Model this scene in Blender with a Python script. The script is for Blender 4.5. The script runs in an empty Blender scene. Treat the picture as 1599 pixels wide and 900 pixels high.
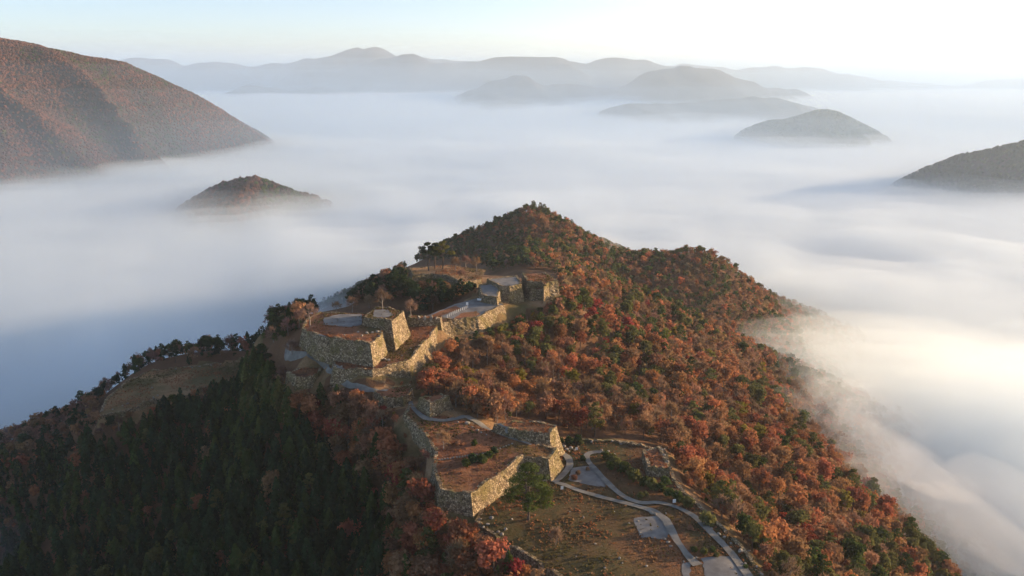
import bpy, bmesh, math, random
import numpy as np
from mathutils import Vector, geometry
R = math.radians
rng = np.random.default_rng(7)
random.seed(7)
scene = bpy.context.scene
COL = scene.collection

# ------------------------------------------------------------------ camera
F, CX, CY, CAMH = 1255.0, 800.0, 450.0, 90.0
PITCH = math.atan(330 / F)
CP, SP = math.cos(PITCH), math.sin(PITCH)
cam = bpy.data.cameras.new('camera')
cam.sensor_width = 36.0
cam.lens = 36.0 * F / 1599.0
cam.clip_start = 1.0
cam.clip_end = 60000.0
camo = bpy.data.objects.new('camera', cam)
COL.objects.link(camo)
camo.location = (0, 0, CAMH)
camo.rotation_euler = (math.pi / 2 - PITCH, 0, 0)
scene.camera = camo

# ------------------------------------------------------------------ light
SUN_AZ, SUN_EL = R(74), R(9)          # azimuth clockwise from +Y (view direction)
world = bpy.data.worlds.new('World')
scene.world = world
world.use_nodes = True
wn = world.node_tree
bg = wn.nodes['Background']
sky = wn.nodes.new('ShaderNodeTexSky')
sky.sky_type = 'NISHITA'
sky.sun_disc = False
sky.sun_elevation = SUN_EL
sky.sun_rotation = SUN_AZ
sky.altitude = 400
sky.air_density = 0.55
sky.dust_density = 1.8
sky.ozone_density = 0.6
wn.links.new(sky.outputs[0], bg.inputs[0])
bg.inputs[1].default_value = 0.142
sun = bpy.data.lights.new('sun', 'SUN')
sun.energy = 4.7
sun.angle = R(0.5)
sun.color = (1.0, 0.68, 0.38)
suno = bpy.data.objects.new('sun', sun)
COL.objects.link(suno)
sd = Vector((math.sin(SUN_AZ) * math.cos(SUN_EL), math.cos(SUN_AZ) * math.cos(SUN_EL), math.sin(SUN_EL)))
suno.rotation_euler = sd.to_track_quat('Z', 'Y').to_euler()
suno.location = (400, 100, 300)
scene.view_settings.view_transform = 'Standard'
scene.view_settings.look = 'None'
scene.view_settings.exposure = 1.17
scene.view_settings.gamma = 1.0
scene.view_settings.use_curve_mapping = False
scene.cycles.use_denoising = True
scene.cycles.max_bounces = 8
scene.cycles.diffuse_bounces = 3
scene.cycles.volume_bounces = 5
scene.cycles.transparent_max_bounces = 24
scene.cycles.use_adaptive_sampling = True
scene.cycles.adaptive_threshold = 0.02

# ------------------------------------------------------------------ projection helpers (photo pixels 1599 x 900)
def ray(u, v):
    du, dv = u - CX, CY - v
    return du, F * CP + dv * SP, -F * SP + dv * CP
def at_z(u, v, z):
    x, y, w = ray(u, v)
    t = (z - CAMH) / w
    return np.array((x * t, y * t, z))
def at_y(u, v, Y):
    x, y, w = ray(u, v)
    t = Y / y
    return np.array((x * t, Y, CAMH + w * t))
def project(p):
    p = np.asarray(p, float)
    y, z = p[..., 1], p[..., 2] - CAMH
    d = y * CP - z * SP
    up = y * SP + z * CP
    d = np.where(np.abs(d) < 1e-3, 1e-3, d)
    return CX + F * p[..., 0] / d, CY - F * up / d, d
def inside(poly, x, y):
    poly = np.asarray(poly, float)
    x, y = np.asarray(x, float), np.asarray(y, float)
    r = np.zeros(x.shape, bool)
    j = len(poly) - 1
    for i in range(len(poly)):
        xi, yi, xj, yj = poly[i, 0], poly[i, 1], poly[j, 0], poly[j, 1]
        c = ((yi > y) != (yj > y)) & (x < (xj - xi) * (y - yi) / (yj - yi + 1e-12) + xi)
        r ^= c
        j = i
    return r
def seg_dist(pts, x, y):
    d = np.full(np.shape(x), 1e9)
    for (a, b) in zip(pts[:-1], pts[1:]):
        ax, ay, bx, by = a[0], a[1], b[0], b[1]
        L = (bx - ax) ** 2 + (by - ay) ** 2 + 1e-9
        t = np.clip(((x - ax) * (bx - ax) + (y - ay) * (by - ay)) / L, 0, 1)
        d = np.minimum(d, np.hypot(x - ax - t * (bx - ax), y - ay - t * (by - ay)))
    return d

# ------------------------------------------------------------------ noise
def _hash(ix, iy, s):
    h = (ix.astype(np.int64) * 374761393 + iy.astype(np.int64) * 668265263 + s * 974634777) & 0x7fffffff
    h = ((h ^ (h >> 13)) * 1274126177) & 0x7fffffff
    return ((h ^ (h >> 16)) & 0xffff) / 65535.0
def vnoise(x, y, s=0):
    x, y = np.asarray(x, float), np.asarray(y, float)
    ix, iy = np.floor(x), np.floor(y)
    fx, fy = x - ix, y - iy
    fx, fy = fx * fx * fx * (fx * (fx * 6 - 15) + 10), fy * fy * fy * (fy * (fy * 6 - 15) + 10)
    a, b = _hash(ix, iy, s), _hash(ix + 1, iy, s)
    c, d = _hash(ix, iy + 1, s), _hash(ix + 1, iy + 1, s)
    return (a + (b - a) * fx) * (1 - fy) + (c + (d - c) * fx) * fy
def fbm(x, y, wl, oct=4, s=0, gain=.5):
    r, a, tot = 0, 1.0, 0
    c, sn = math.cos(.6), math.sin(.6)
    x, y = np.asarray(x, float) / wl, np.asarray(y, float) / wl
    for k in range(oct):
        r = r + a * (vnoise(x, y, s + k * 17) * 2 - 1)
        tot += a
        a *= gain
        x, y = (x * c - y * sn) * 2.03, (x * sn + y * c) * 2.03
    return r / tot

# ------------------------------------------------------------------ object helpers
def mesh_np(name, V, Q, mat=None, attr=None, smooth=False):
    """one mesh from numpy verts and equal-sized faces"""
    me = bpy.data.meshes.new(name)
    V = np.ascontiguousarray(V, np.float32)
    Q = np.ascontiguousarray(Q, np.int32)
    n = Q.shape[1]
    me.vertices.add(len(V))
    me.vertices.foreach_set('co', V.ravel())
    me.loops.add(Q.size)
    me.loops.foreach_set('vertex_index', Q.ravel())
    me.polygons.add(len(Q))
    me.polygons.foreach_set('loop_start', np.arange(len(Q), dtype=np.int32) * n)
    if attr is not None:
        a = me.attributes.new('tint', 'FLOAT_COLOR', 'POINT')
        a.data.foreach_set('color', np.ascontiguousarray(np.c_[attr, np.ones(len(attr))], np.float32).ravel())
    me.update(calc_edges=True)
    me.validate()
    me.polygons.foreach_set('use_smooth', np.full(len(me.polygons), smooth))
    if mat: me.materials.append(mat)
    return me
def link(name, me, parent=None, **props):
    o = bpy.data.objects.new(name, me)
    COL.objects.link(o)
    if parent is not None:
        o.parent = parent
        o.location = -parent.location
    for k, v in props.items(): o[k] = v
    return o
def thing(name, label, cat, loc=(0, 0, 0), group=None):
    o = bpy.data.objects.new(name, None)
    COL.objects.link(o)
    o.empty_display_size = .5
    o.location = loc
    o['label'] = label; o['category'] = cat
    if group: o['group'] = group
    return o
def grid_faces(nx, ny):
    i = np.arange(nx * ny).reshape(ny, nx)
    return np.stack([i[:-1, :-1], i[:-1, 1:], i[1:, 1:], i[1:, :-1]], -1).reshape(-1, 4)
def tube(path, radii, k=6):
    path = np.asarray(path, float); n = len(path)
    V = []
    for i in range(n):
        t = path[min(i + 1, n - 1)] - path[max(i - 1, 0)]
        t = t / (np.linalg.norm(t) + 1e-9)
        a = np.cross(t, (1, 0, 0)) if abs(t[0]) < .8 else np.cross(t, (0, 1, 0))
        a /= np.linalg.norm(a); b = np.cross(t, a)
        for j in range(k):
            w = 2 * math.pi * j / k
            V.append(path[i] + radii[i] * (math.cos(w) * a + math.sin(w) * b))
    Q = [[i * k + j, i * k + (j + 1) % k, (i + 1) * k + (j + 1) % k, (i + 1) * k + j] for i in range(n - 1) for j in range(k)]
    return np.array(V), np.array(Q)
def join(parts):
    V, Q, o = [], [], 0
    for v, q in parts:
        V.append(v); Q.append(np.asarray(q) + o); o += len(v)
    return np.concatenate(V), np.concatenate(Q)

# ------------------------------------------------------------------ materials
class N:
    def __init__(s, name):
        s.m = bpy.data.materials.new(name); s.m.use_nodes = True
        s.t = s.m.node_tree; s.t.nodes.clear()
        s.out = s.t.nodes.new('ShaderNodeOutputMaterial')
    def n(s, typ, **kw):
        x = s.t.nodes.new(typ)
        for k, v in kw.items():
            if k.startswith('i_'):
                key = k[2:]
                x.inputs[int(key) if key.isdigit() else key.replace('_', ' ')].default_value = v
            else: setattr(x, k, v)
        return x
    def l(s, a, b): s.t.links.new(a, b)
    def ramp(s, stops):
        r = s.n('ShaderNodeValToRGB'); e = r.color_ramp.elements
        while len(e) < len(stops): e.new(.5)
        for k, (p, c) in enumerate(stops):
            e[k].position = p; e[k].color = (*c, 1) if len(c) == 3 else c
        return r
    def noise(s, co, scale, detail=4, rough=.55):
        x = s.n('ShaderNodeTexNoise'); x.inputs['Scale'].default_value = scale
        x.inputs['Detail'].default_value = detail; x.inputs['Roughness'].default_value = rough
        s.l(co, x.inputs['Vector']); return x
    def mix(s, f, a, b, mode='MIX'):
        x = s.n('ShaderNodeMix', data_type='RGBA', blend_type=mode)
        for sock, v in ((x.inputs[0], f), (x.inputs[6], a), (x.inputs[7], b)):
            if isinstance(v, (int, float)): sock.default_value = v
            elif isinstance(v, tuple): sock.default_value = (*v, 1)
            else: s.l(v, sock)
        return x.outputs[2]
def finish(k, col, rough=.9, bump=None, bstr=.5, bdist=.1):
    b = k.n('ShaderNodeBsdfPrincipled'); b.inputs['Roughness'].default_value = rough
    b.inputs['Specular IOR Level'].default_value = .15
    k.l(col, b.inputs['Base Color'])
    if bump is not None:
        bp = k.n('ShaderNodeBump'); bp.inputs['Strength'].default_value = bstr; bp.inputs['Distance'].default_value = bdist
        k.l(bump, bp.inputs['Height']); k.l(bp.outputs[0], b.inputs['Normal'])
    k.l(b.outputs[0], k.out.inputs[0])
    return k.m
def wco(k): return k.n('ShaderNodeNewGeometry').outputs['Position']

def mat_volume(name, color, dens, aniso):
    k = N(name)
    p = k.n('ShaderNodeVolumePrincipled')
    p.inputs['Color'].default_value = (*color, 1); p.inputs['Density'].default_value = dens
    p.inputs['Anisotropy'].default_value = aniso
    k.l(p.outputs[0], k.out.inputs['Volume'])
    return k.m

def mat_stone():
    k = N('castle_stone'); co = wco(k)
    wob = k.noise(co, .6, 2)
    c2 = k.n('ShaderNodeMix', data_type='VECTOR'); c2.inputs[0].default_value = .12
    k.l(co, c2.inputs[4]); k.l(wob.outputs['Color'], c2.inputs[5])
    v1 = k.n('ShaderNodeTexVoronoi', feature='F1'); v1.inputs['Scale'].default_value = 2.8
    v2 = k.n('ShaderNodeTexVoronoi', feature='DISTANCE_TO_EDGE'); v2.inputs['Scale'].default_value = 2.8
    for v in (v1, v2): k.l(c2.outputs[1], v.inputs['Vector'])
    sep = k.n('ShaderNodeSeparateColor'); k.l(v1.outputs['Color'], sep.inputs[0])
    tone = k.ramp([(0, (.15, .108, .068)), (.4, (.27, .20, .122)), (.75, (.38, .29, .182)), (1, (.52, .42, .285))])
    k.l(sep.outputs[0], tone.inputs[0])
    fine = k.noise(co, 5, 5)
    col = k.mix(.5, tone.outputs[0], fine.outputs['Fac'], 'OVERLAY')
    moss = k.noise(co, .22, 5, .65)
    mr = k.ramp([(.46, (0, 0, 0)), (.64, (.8, .8, .8))]); k.l(moss.outputs['Fac'], mr.inputs[0])
    col = k.mix(mr.outputs[0], col, (.19, .155, .05))
    gap = k.ramp([(0.0, (0, 0, 0)), (.10, (1, 1, 1))]); k.l(v2.outputs['Distance'], gap.inputs[0])
    col = k.mix(gap.outputs[0], (.045, .038, .03), col)
    h = k.mix(.35, gap.outputs[0], fine.outputs['Fac'], 'ADD')
    return finish(k, col, .92, h, .9, .35)

def mat_grass(name, stops, scale=.09, greens=(.55, .75), green=(.085, .085, .03)):
    k = N(name); co = wco(k)
    a = k.noise(co, scale, 6, .62); b = k.noise(co, 1.7, 5, .7); g = k.noise(co, .045, 5, .6)
    m = k.n('ShaderNodeMath', operation='ADD'); 
    s2 = k.n('ShaderNodeMath', operation='MULTIPLY'); s2.inputs[1].default_value = .6
    k.l(b.outputs['Fac'], s2.inputs[0]); k.l(a.outputs['Fac'], m.inputs[0]); k.l(s2.outputs[0], m.inputs[1])
    r = k.ramp(stops); 
    m2 = k.n('ShaderNodeMath', operation='MULTIPLY'); m2.inputs[1].default_value = .62; k.l(m.outputs[0], m2.inputs[0])
    k.l(m2.outputs[0], r.inputs[0])
    gr = k.ramp([(greens[0], (0, 0, 0)), (greens[1], (1, 1, 1))]); k.l(g.outputs['Fac'], gr.inputs[0])
    gm = k.n('ShaderNodeMath', operation='MULTIPLY'); k.l(gr.outputs[0], gm.inputs[0]); k.l(b.outputs['Fac'], gm.inputs[1])
    gm2 = k.n('ShaderNodeMath', operation='MULTIPLY'); k.l(gm.outputs[0], gm2.inputs[0]); gm2.inputs[1].default_value = 1.5; gm2.use_clamp = True
    col = k.mix(gm2.outputs[0], r.outputs[0], green)
    return finish(k, col, .95, b.outputs['Fac'], 1.0, .5)

def mat_leaf(name, attr=False, color=(.2, .1, .05), var=.35, trans=.4):
    k = N(name)
    info = k.n('ShaderNodeObjectInfo')
    if attr:
        a = k.n('ShaderNodeAttribute', attribute_name='tint'); col = a.outputs['Color']
    else:
        hs = k.n('ShaderNodeHueSaturation'); hs.inputs['Color'].default_value = (*color, 1)
        m = k.n('ShaderNodeMapRange'); m.inputs['To Min'].default_value = 1 - var; m.inputs['To Max'].default_value = 1 + var
        k.l(info.outputs['Random'], m.inputs['Value']); k.l(m.outputs[0], hs.inputs['Value'])
        m2 = k.n('ShaderNodeMapRange'); m2.inputs['To Min'].default_value = .485; m2.inputs['To Max'].default_value = .515
        f = k.n('ShaderNodeMath', operation='FRACT'); g = k.n('ShaderNodeMath', operation='MULTIPLY'); g.inputs[1].default_value = 7.31
        k.l(info.outputs['Random'], g.inputs[0]); k.l(g.outputs[0], f.inputs[0]); k.l(f.outputs[0], m2.inputs['Value'])
        k.l(m2.outputs[0], hs.inputs['Hue']); col = hs.outputs[0]
    nz = k.noise(wco(k), .9, 3)
    rr = k.ramp([(.3, (.74, .74, .74)), (.7, (1.24, 1.24, 1.24))]); k.l(nz.outputs['Fac'], rr.inputs[0])
    col = k.mix(1.0, col, rr.outputs[0], 'MULTIPLY')
    d = k.n('ShaderNodeBsdfDiffuse'); t = k.n('ShaderNodeBsdfTranslucent'); mx = k.n('ShaderNodeMixShader')
    mx.inputs[0].default_value = trans
    k.l(col, d.inputs[0]); k.l(col, t.inputs[0]); k.l(d.outputs[0], mx.inputs[1]); k.l(t.outputs[0], mx.inputs[2])
    k.l(mx.outputs[0], k.out.inputs[0])
    return k.m

def mat_plain(name, c1, c2, scale=.5, rough=.9, bstr=.4, bdist=.05):
    k = N(name); n = k.noise(wco(k), scale, 6, .6)
    r = k.ramp([(.3, c1), (.7, c2)]); k.l(n.outputs['Fac'], r.inputs[0])
    return finish(k, r.outputs[0], rough, n.outputs['Fac'], bstr, bdist)

M = dict(
    stone=mat_stone(),
    lawn=mat_grass('dry_lawn', [(.36, (.06, .042, .022)), (.46, (.14, .072, .034)), (.56, (.24, .105, .05)), (.70, (.31, .165, .09))], .09, (.41, .52), (.045, .052, .018)),  # green patches also darkened and spread to paint in the lawn's shadow zones
    grass=mat_grass('dry_red_grass', [(.36, (.09, .05, .027)), (.46, (.19, .082, .042)), (.56, (.27, .115, .06)), (.70, (.36, .20, .12))], .16, (.5, .64)),
    meadow=mat_grass('faded_meadow', [(.36, (.15, .10, .05)), (.46, (.26, .155, .075)), (.56, (.35, .21, .11)), (.70, (.43, .28, .165))], .08, (.46, .6), (.08, .08, .028)),
    soil=mat_grass('forest_floor', [(.3, (.07, .04, .022)), (.5, (.15, .078, .04)), (.7, (.23, .115, .06))], .08, (.55, .75), (.05, .055, .02)),
    gravel=mat_plain('grey_gravel', (.12, .115, .11), (.24, .232, .222), .35, .95, .4, .05),
    path=mat_plain('pale_path', (.13, .125, .112), (.25, .235, .21), .5, .95, .4, .05),
    bark=mat_plain('bark', (.06, .045, .035), (.15, .11, .085), 2.5),
    bark_pale=mat_plain('pale_bark', (.16, .13, .11), (.30, .25, .21), 2.5),
    rock=mat_plain('boulder_stone', (.13, .115, .095), (.36, .32, .27), 1.2, .9, .7, .2),
    white=mat_plain('white_board', (.70, .70, .68), (.80, .80, .78), 2),
    far_hill=mat_plain('far_forest', (.022, .028, .026), (.06, .05, .04), .012, 1.0, .6, 8),
    leaf_attr=mat_leaf('forest_leaves', True),
    twig=mat_plain('twigs', (.12, .085, .07), (.24, .17, .145), 3),
)

# ------------------------------------------------------------------ ruins: platform table
# name, label, top vertices (u, v, z), foot z per vertex, top material, batter
PL = []
def platform(key, label, verts, feet, top='grass', batter=.28, wall=True, cat='stone terrace', amp=.18, rough=.25):
    P = np.array([at_z(*v) for v in verts])
    A = np.c_[P[:, 0], P[:, 1], np.ones(len(P))]
    area = .5 * np.sum(P[:, 0] * np.roll(P[:, 1], -1) - np.roll(P[:, 0], -1) * P[:, 1])
    feet = list(feet)
    if area < 0: P = P[::-1]; feet = feet[::-1]
    plane = np.linalg.lstsq(np.c_[P[:, 0], P[:, 1], np.ones(len(P))], P[:, 2], rcond=None)[0]
    e = np.roll(P, -1, 0)[:, :2] - P[:, :2]
    e /= np.linalg.norm(e, axis=1)[:, None]
    nrm = np.c_[e[:, 1], -e[:, 0]]
    pn = np.roll(nrm, 1, 0)
    mit = nrm + pn
    mit = mit / np.maximum(np.sum(mit * nrm, 1), .45)[:, None]
    PL.append(dict(key=key, label=label, P=P, feet=feet, plane=plane, mit=mit, top=top, batter=batter, wall=wall, cat=cat, amp=amp, rough=rough))
def ptop(p, x, y):
    a, b, c = p['plane']
    return a * x + b * y + c + p['amp'] * fbm(x, y, 9, 3, 5) * 1.6

platform('lawn_terrace', 'large dry lawn terrace of the near ruins with pale paths and a lone pine', [
    (742, 815, 0), (776, 840, 0), (840, 878, 0), (868, 898, 0), (905, 925, 0), (960, 975, 0), (1215, 975, 0), (1200, 915, 0), (1188, 890, 0), (1166, 860, 0),
    (1137, 831, 0), (1108, 803, 0), (1078, 775, 0), (1056, 752, 0), (1048, 730, 0), (1040, 702, 0), (960, 690, 0), (900, 688, 0), (868, 694, 0), (838, 720, 0), (760, 780, 0)],
    [-1.4, -2, -2.3, -2.5, -3, -5, -5, -2, -1.6, -1.4, -1.3, -1.2, -1.2, -1.2, -1.2, -1.2, -1.0, -1, None, None, None], 'lawn', .2, amp=.25)
platform('stone_enclosure', 'low square stone enclosure with red grass top at the lawn\'s far right corner', [
    (1004, 703, 2.2), (1012, 730, 2.2), (1046, 733, 2.2), (1040, 714, 2.2), (1031, 698, 2.2)], [0, 0, 0, -1, -1], 'grass', .15, rough=.3)
platform('terrace', 'long stone terrace with red grass and dark bushes behind the lone pine', [
    (688, 765, 5), (736, 769, 5), (818, 714, 5.1), (857, 717, 5), (871, 701, 5.2), (854, 696, 5.5), (796, 683, 6), (745, 664, 6.5), (717, 652, 7), (668, 640, 7.4), (640, 634, 7.4), (630, 649, 7.2), (664, 681, 6.2), (680, 706, 5.6), (676, 731, 5.2)],
    [-.6, -.6, 0, .2, .6, 3, None, None, None, None, None, 6.2, 4.9, 3.9, 2.4], 'grass', .26, amp=.3)
platform('gate_wall', 'stone gate wall with a bright end face beside the path above the bushes', [
    (772, 663, 8.2), (800, 670, 8), (832, 676, 7.6), (859, 678, 7.6), (870, 667, 7.6), (838, 659, 7.8), (800, 658, 8.0)],
    [6, 5.5, 5, 3.6, 2.5, 3, 4], 'grass', .22, amp=.35)
platform('stone_block', 'small stone block with one lit face inside the bend of the path', [
    (672, 630, 10.4), (702, 619, 10.4), (690, 614, 10.4), (655, 622, 10.0)], [7.2, 6.6, 6, 7.4], 'grass', .26)
platform('curved_wall_block', 'low dark retaining block under the path below the main keep', [
    (585, 612, 8), (612, 606, 8), (641, 600, 8), (645, 609, 8), (630, 622, 8), (600, 624, 8)], [None, None, 6, 5.6, 5.2, 5.4], 'grass', .25)
platform('lower_bailey', 'lower keep terrace with a long golden wall facing the red slope', [
    (521, 576, 11.6), (582, 577, 12), (637, 565, 12), (647, 556, 12.2), (668, 530, 12.6), (688, 504, 13.2), (702, 501, 13.2), (690, 494, 13.0), (640, 498, 12.6), (560, 540, 12), (520, 560, 11.6)],
    [8.6, 8.2, 7.4, 7.2, 7.2, 7.6, 7.6, None, None, None, None], 'grass', .27, amp=.3)
platform('main_bailey', 'broad dark fronted keep terrace with a grey court behind a red grass rim', [
    (472, 513, 18), (500, 525, 18), (538, 531, 18), (579, 538, 18), (595, 526, 18), (600, 508, 18), (575, 490, 18), (500, 487, 18), (478, 498, 18)],
    [15, 13.3, 12.5, 12.2, 12.4, None, None, 14, 15], 'grass', .26, amp=.3)
platform('keep_tower_base', 'tall keep base with a golden right face above all other walls', [
    (568, 496, 20.6), (612, 502, 20.6), (631, 487, 20.6), (607, 480.5, 20.6), (587, 480.5, 20.6)], [17, 12.6, 12.6, 16, 17], 'grass', .24, amp=.25)
platform('passage_wall', 'low broken wall with dark gaps closing the far end of the golden terrace', [
    (636, 497, 15.6), (660, 499, 15.4), (688, 499, 15.2), (690, 494.5, 15.2), (640, 492.5, 15.6)], [12.6, 12.6, 12.8, None, None], 'grass', .12)
platform('gravel_terrace', 'grey gravel terrace behind the keep with two bright walls meeting at a corner', [
    (662, 495, 12.2), (704, 500, 12), (746, 495, 12), (788, 476, 12), (776, 467, 12), (745, 466, 12), (712, 474, 12.2)], [None, 6.8, 6.4, 6.6, None, None, None], 'gravel', .27)
platform('stepped_wall', 'narrow stepped stone wall with a bright end behind the gravel terrace', [
    (748, 446, 15), (774, 443, 15.4), (782, 452, 15), (776, 466, 14.6), (752, 460, 14.8)], [12, 11, 10.4, 11.4, 12], 'gravel', .2)
platform('far_gravel_block', 'square far block with grey gravel top and bright notched right face', [
    (761, 436, 16.5), (808, 430.5, 16.5), (815, 444, 16.5), (796, 447, 16.5), (780, 446, 16.5)], [12, 10, 10, 10.5, 11], 'gravel', .2)
platform('end_block', 'farthest ruin block with a dark front and pillar like bright right end', [
    (816, 428, 16.5), (850, 426, 16.5), (866, 434, 16.5), (872, 440, 16.2), (857, 442, 16.2), (850, 446, 16.2), (846, 440, 16.5), (824, 440, 16.5)], [11, 9, 8.5, 8.5, 9, 9.5, 10, 10], 'grass', .15)
platform('corner_stub', 'small low stub of wall in front of the farthest ruin block', [
    (829, 453, 14), (849, 453, 14), (846, 448, 14), (829, 448, 14)], [10, 10, None, None], 'grass', .15)
platform('pine_terrace', 'far grassy terrace carrying three flat topped pines', [
    (640, 419, 11.5), (700, 414, 11.5), (760, 421, 11.5), (752, 436, 11.5), (722, 442, 11.5), (700, 431, 11.5), (676, 428, 11.5), (645, 431, 11.5)], [8, None, None, None, 7, 6.5, 6.5, 7.5], 'meadow', .3, amp=.3)
platform('bench_block', 'small grassy stone bench left of the keep below the curved path', [
    (448, 583, 8.6), (462, 590, 8.6), (486, 588, 8.6), (502, 579, 8.6), (503, 573, 8.6), (467, 575, 8.8)], [5, 4.4, 4.8, 6, None, None], 'grass', .2, amp=.3)
platform('shaded_meadow_terrace', 'long shaded meadow terrace on the left shoulder with a broken stone edge', [
    (154, 648, -25), (165, 625, -25), (195, 598, -25), (235, 580, -25), (300, 573, -24.5), (370, 564, -24), (400, 570, -23), (385, 590, -24), (330, 602, -24.5), (290, 620, -25), (240, 626, -25), (200, 643, -25)],
    [-27.5, -27, -26.2, -26, -25.6, -25, None, -25, -25.5, -26, -26.4, -27], 'meadow', .35, amp=.5, rough=.45)
BY = {p['key']: p for p in PL}

# ------------------------------------------------------------------ terrain of the castle mountain (thin plate spline through surveyed points)
CT = []
def cp(u, v, Y, veg=5): q = at_y(u, v, Y); CT.append((q[0], q[1], q[2] - veg))
# right slope
for a in [(880, 545, 262), (960, 540, 275), (1050, 540, 305), (1150, 545, 350), (1240, 560, 425), (880, 600, 228), (960, 600, 238), (1060, 600, 258), (1160, 600, 290),
          (940, 650, 205), (1040, 660, 212), (1150, 660, 238), (1230, 650, 268), (1100, 740, 183), (1200, 740, 202), (1300, 730, 236), (1390, 790, 232), (1250, 830, 168), (1350, 850, 182),
          (1480, 890, 206), (1280, 892, 152), (1400, 892, 178), (930, 480, 315), (1000, 480, 345), (1080, 490, 400), (900, 430, 400), (820, 560, 240), (760, 600, 215), (800, 640, 193), (720, 580, 228)]: cp(*a, 4)
# back hill and right shoulder
for a in [(835, 322, 640), (780, 350, 630), (722, 386, 610), (704, 404, 600), (660, 420, 610), (890, 345, 640), (950, 374, 630), (1005, 408, 610), (850, 380, 520), (900, 400, 500), (800, 395, 470), (960, 430, 480),
          (1045, 392, 560), (1085, 385, 560), (1120, 397, 560), (1150, 420, 560), (1200, 455, 555), (1050, 440, 500), (1120, 470, 480), (1180, 500, 490), (1240, 510, 540), (1290, 550, 540)]: cp(*a, 7)
for a in [(620, 426, 640), (540, 452, 690), (470, 482, 720)]: cp(*a, 7)
# left and near slopes
for a in [(0, 668, 350), (80, 640, 330), (130, 612, 325), (0, 740, 300), (150, 720, 268), (300, 680, 242), (400, 592, 236), (420, 640, 215), (500, 640, 205), (560, 640, 198), (460, 720, 186), (300, 780, 205), (150, 820, 220), (0, 880, 230),
          (200, 890, 185), (400, 890, 160), (560, 890, 147), (660, 880, 141), (620, 800, 163), (660, 720, 178), (600, 700, 182)]: cp(*a, 7)
for a in [(250, 545, 335), (330, 535, 320), (400, 515, 300), (455, 505, 285), (520, 470, 320), (600, 440, 350), (640, 450, 320), (600, 475, 285), (690, 465, 290)]: cp(*a, 5)
for a in [(415, 555, 4), (430, 541, 8.5), (450, 548, 9.6), (458, 559, 9.2), (470, 563, 9), (484, 568, 8.7), (497, 572, 8.55), (509, 576, 8.4), (513, 583, 8.3), (529, 593, 8.2), (555, 606, 8.2), (579, 609, 8.2), (600, 612, 8), (645, 628, 7.6)]:
    q = at_z(*a[:2], a[2]); CT.append((q[0], q[1], q[2] - .1))
for a in [(102, 437, -49), (135, 455, -64), (75, 475, -48), (170, 475, -78), (-120, 60, -70), (0, 80, -22), (60, 100, -14), (110, 130, -30), (170, 150, -62), (-60, 110, -30), (-200, 120, -95), (-300, 250, -115), (-330, 380, -120), (-260, 480, -125), (-180, 600, -135),
          (-420, 700, -190), (-150, 800, -150), (50, 850, -130), (300, 850, -160), (0, 0, -60), (200, 0, -110), (-200, 0, -140), (250, 200, -110), (330, 350, -130), (330, 480, -120), (400, 650, -160), (260, 620, -110),
          (165, 300, -80), (160, 240, -90), (165, 200, -95), (155, 155, -82), (135, 110, -55), (-500, 400, -190), (-500, 100, -190), (500, 300, -190), (500, 0, -190), (520, 600, -190), (0, 1000, -190), (-500, 1000, -190), (500, 1000, -190), (-90, 420, -55), (-130, 380, -65), (-30, 440, -35), (-90, 520, -75)]: CT.append(a)
for p in PL:
    n = len(p['P'])
    for i in range(n):
        if p['feet'][i] is None: continue
        f = p['P'][i, 2] - p['feet'][i]
        q = p['P'][i, :2] + p['mit'][i] * (p['batter'] * f + .3)
        CT.append((q[0], q[1], p['feet'][i]))
        j = (i + 1) % n
        if p['feet'][j] is not None and np.hypot(*(p['P'][i] - p['P'][j])[:2]) > 7:
            q2 = p['P'][j, :2] + p['mit'][j] * (p['batter'] * (p['P'][j, 2] - p['feet'][j]) + .3)
            CT.append((*((q + q2) / 2), (p['feet'][i] + p['feet'][j]) / 2))
CT = np.array(CT, float)
def fit_tps(C, lam=.0004):
    X = C[:, :2] / 100; n = len(X)
    d = np.linalg.norm(X[:, None] - X[None], axis=2)
    K = np.where(d > 0, d * d * np.log(d + 1e-12), 0) + lam * np.eye(n)
    Pm = np.c_[np.ones(n), X]
    A = np.block([[K, Pm], [Pm.T, np.zeros((3, 3))]])
    return X, np.linalg.solve(A, np.r_[C[:, 2], 0, 0, 0])
TX, TW = fit_tps(CT)
def tps(x, y):
    sh = np.shape(x); q = np.c_[np.ravel(x), np.ravel(y)] / 100
    out = np.empty(len(q))
    for s in range(0, len(q), 20000):
        b = q[s:s + 20000]; d = np.linalg.norm(b[:, None] - TX[None], axis=2)
        out[s:s + 20000] = np.where(d > 0, d * d * np.log(d + 1e-12), 0) @ TW[:-3] + TW[-3] + b @ TW[-2:]
    return out.reshape(sh)
GX0, GX1, GY0, GY1, GS = -560, 560, 0, 1000, 2.5
gx = np.arange(GX0, GX1 + .1, GS); gy = np.arange(GY0, GY1 + .1, GS)
X, Y = np.meshgrid(gx, gy)
Z = tps(X, Y)
off = np.full(X.shape, 1e9)
for p in PL: off = np.minimum(off, np.where(inside(p['P'], X, Y), 0, seg_dist(np.r_[p['P'], p['P'][:1]], X, Y)))
wild = np.clip((off - 6) / 25, 0, 1)
Z += wild * (3.5 * fbm(X, Y, 70, 4, 3) + 5 * np.clip((Y - 330) / 150, 0, 1) * fbm(X + .5 * Y, Y, 60, 3, 21))
Z += .25 * fbm(X, Y, 9, 3, 8)
Z = np.clip(Z, -260, 30)
edge = np.clip(np.maximum.reduce([np.abs(X) - 440, Y - 880, 0 * X]) / 120, 0, 1)
Z = Z - edge * 90
for p in PL:
    ins = inside(p['P'], X, Y)
    Z = np.where(ins, np.minimum(Z, p['plane'][0] * X + p['plane'][1] * Y + p['plane'][2] - 1.0), Z)
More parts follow.
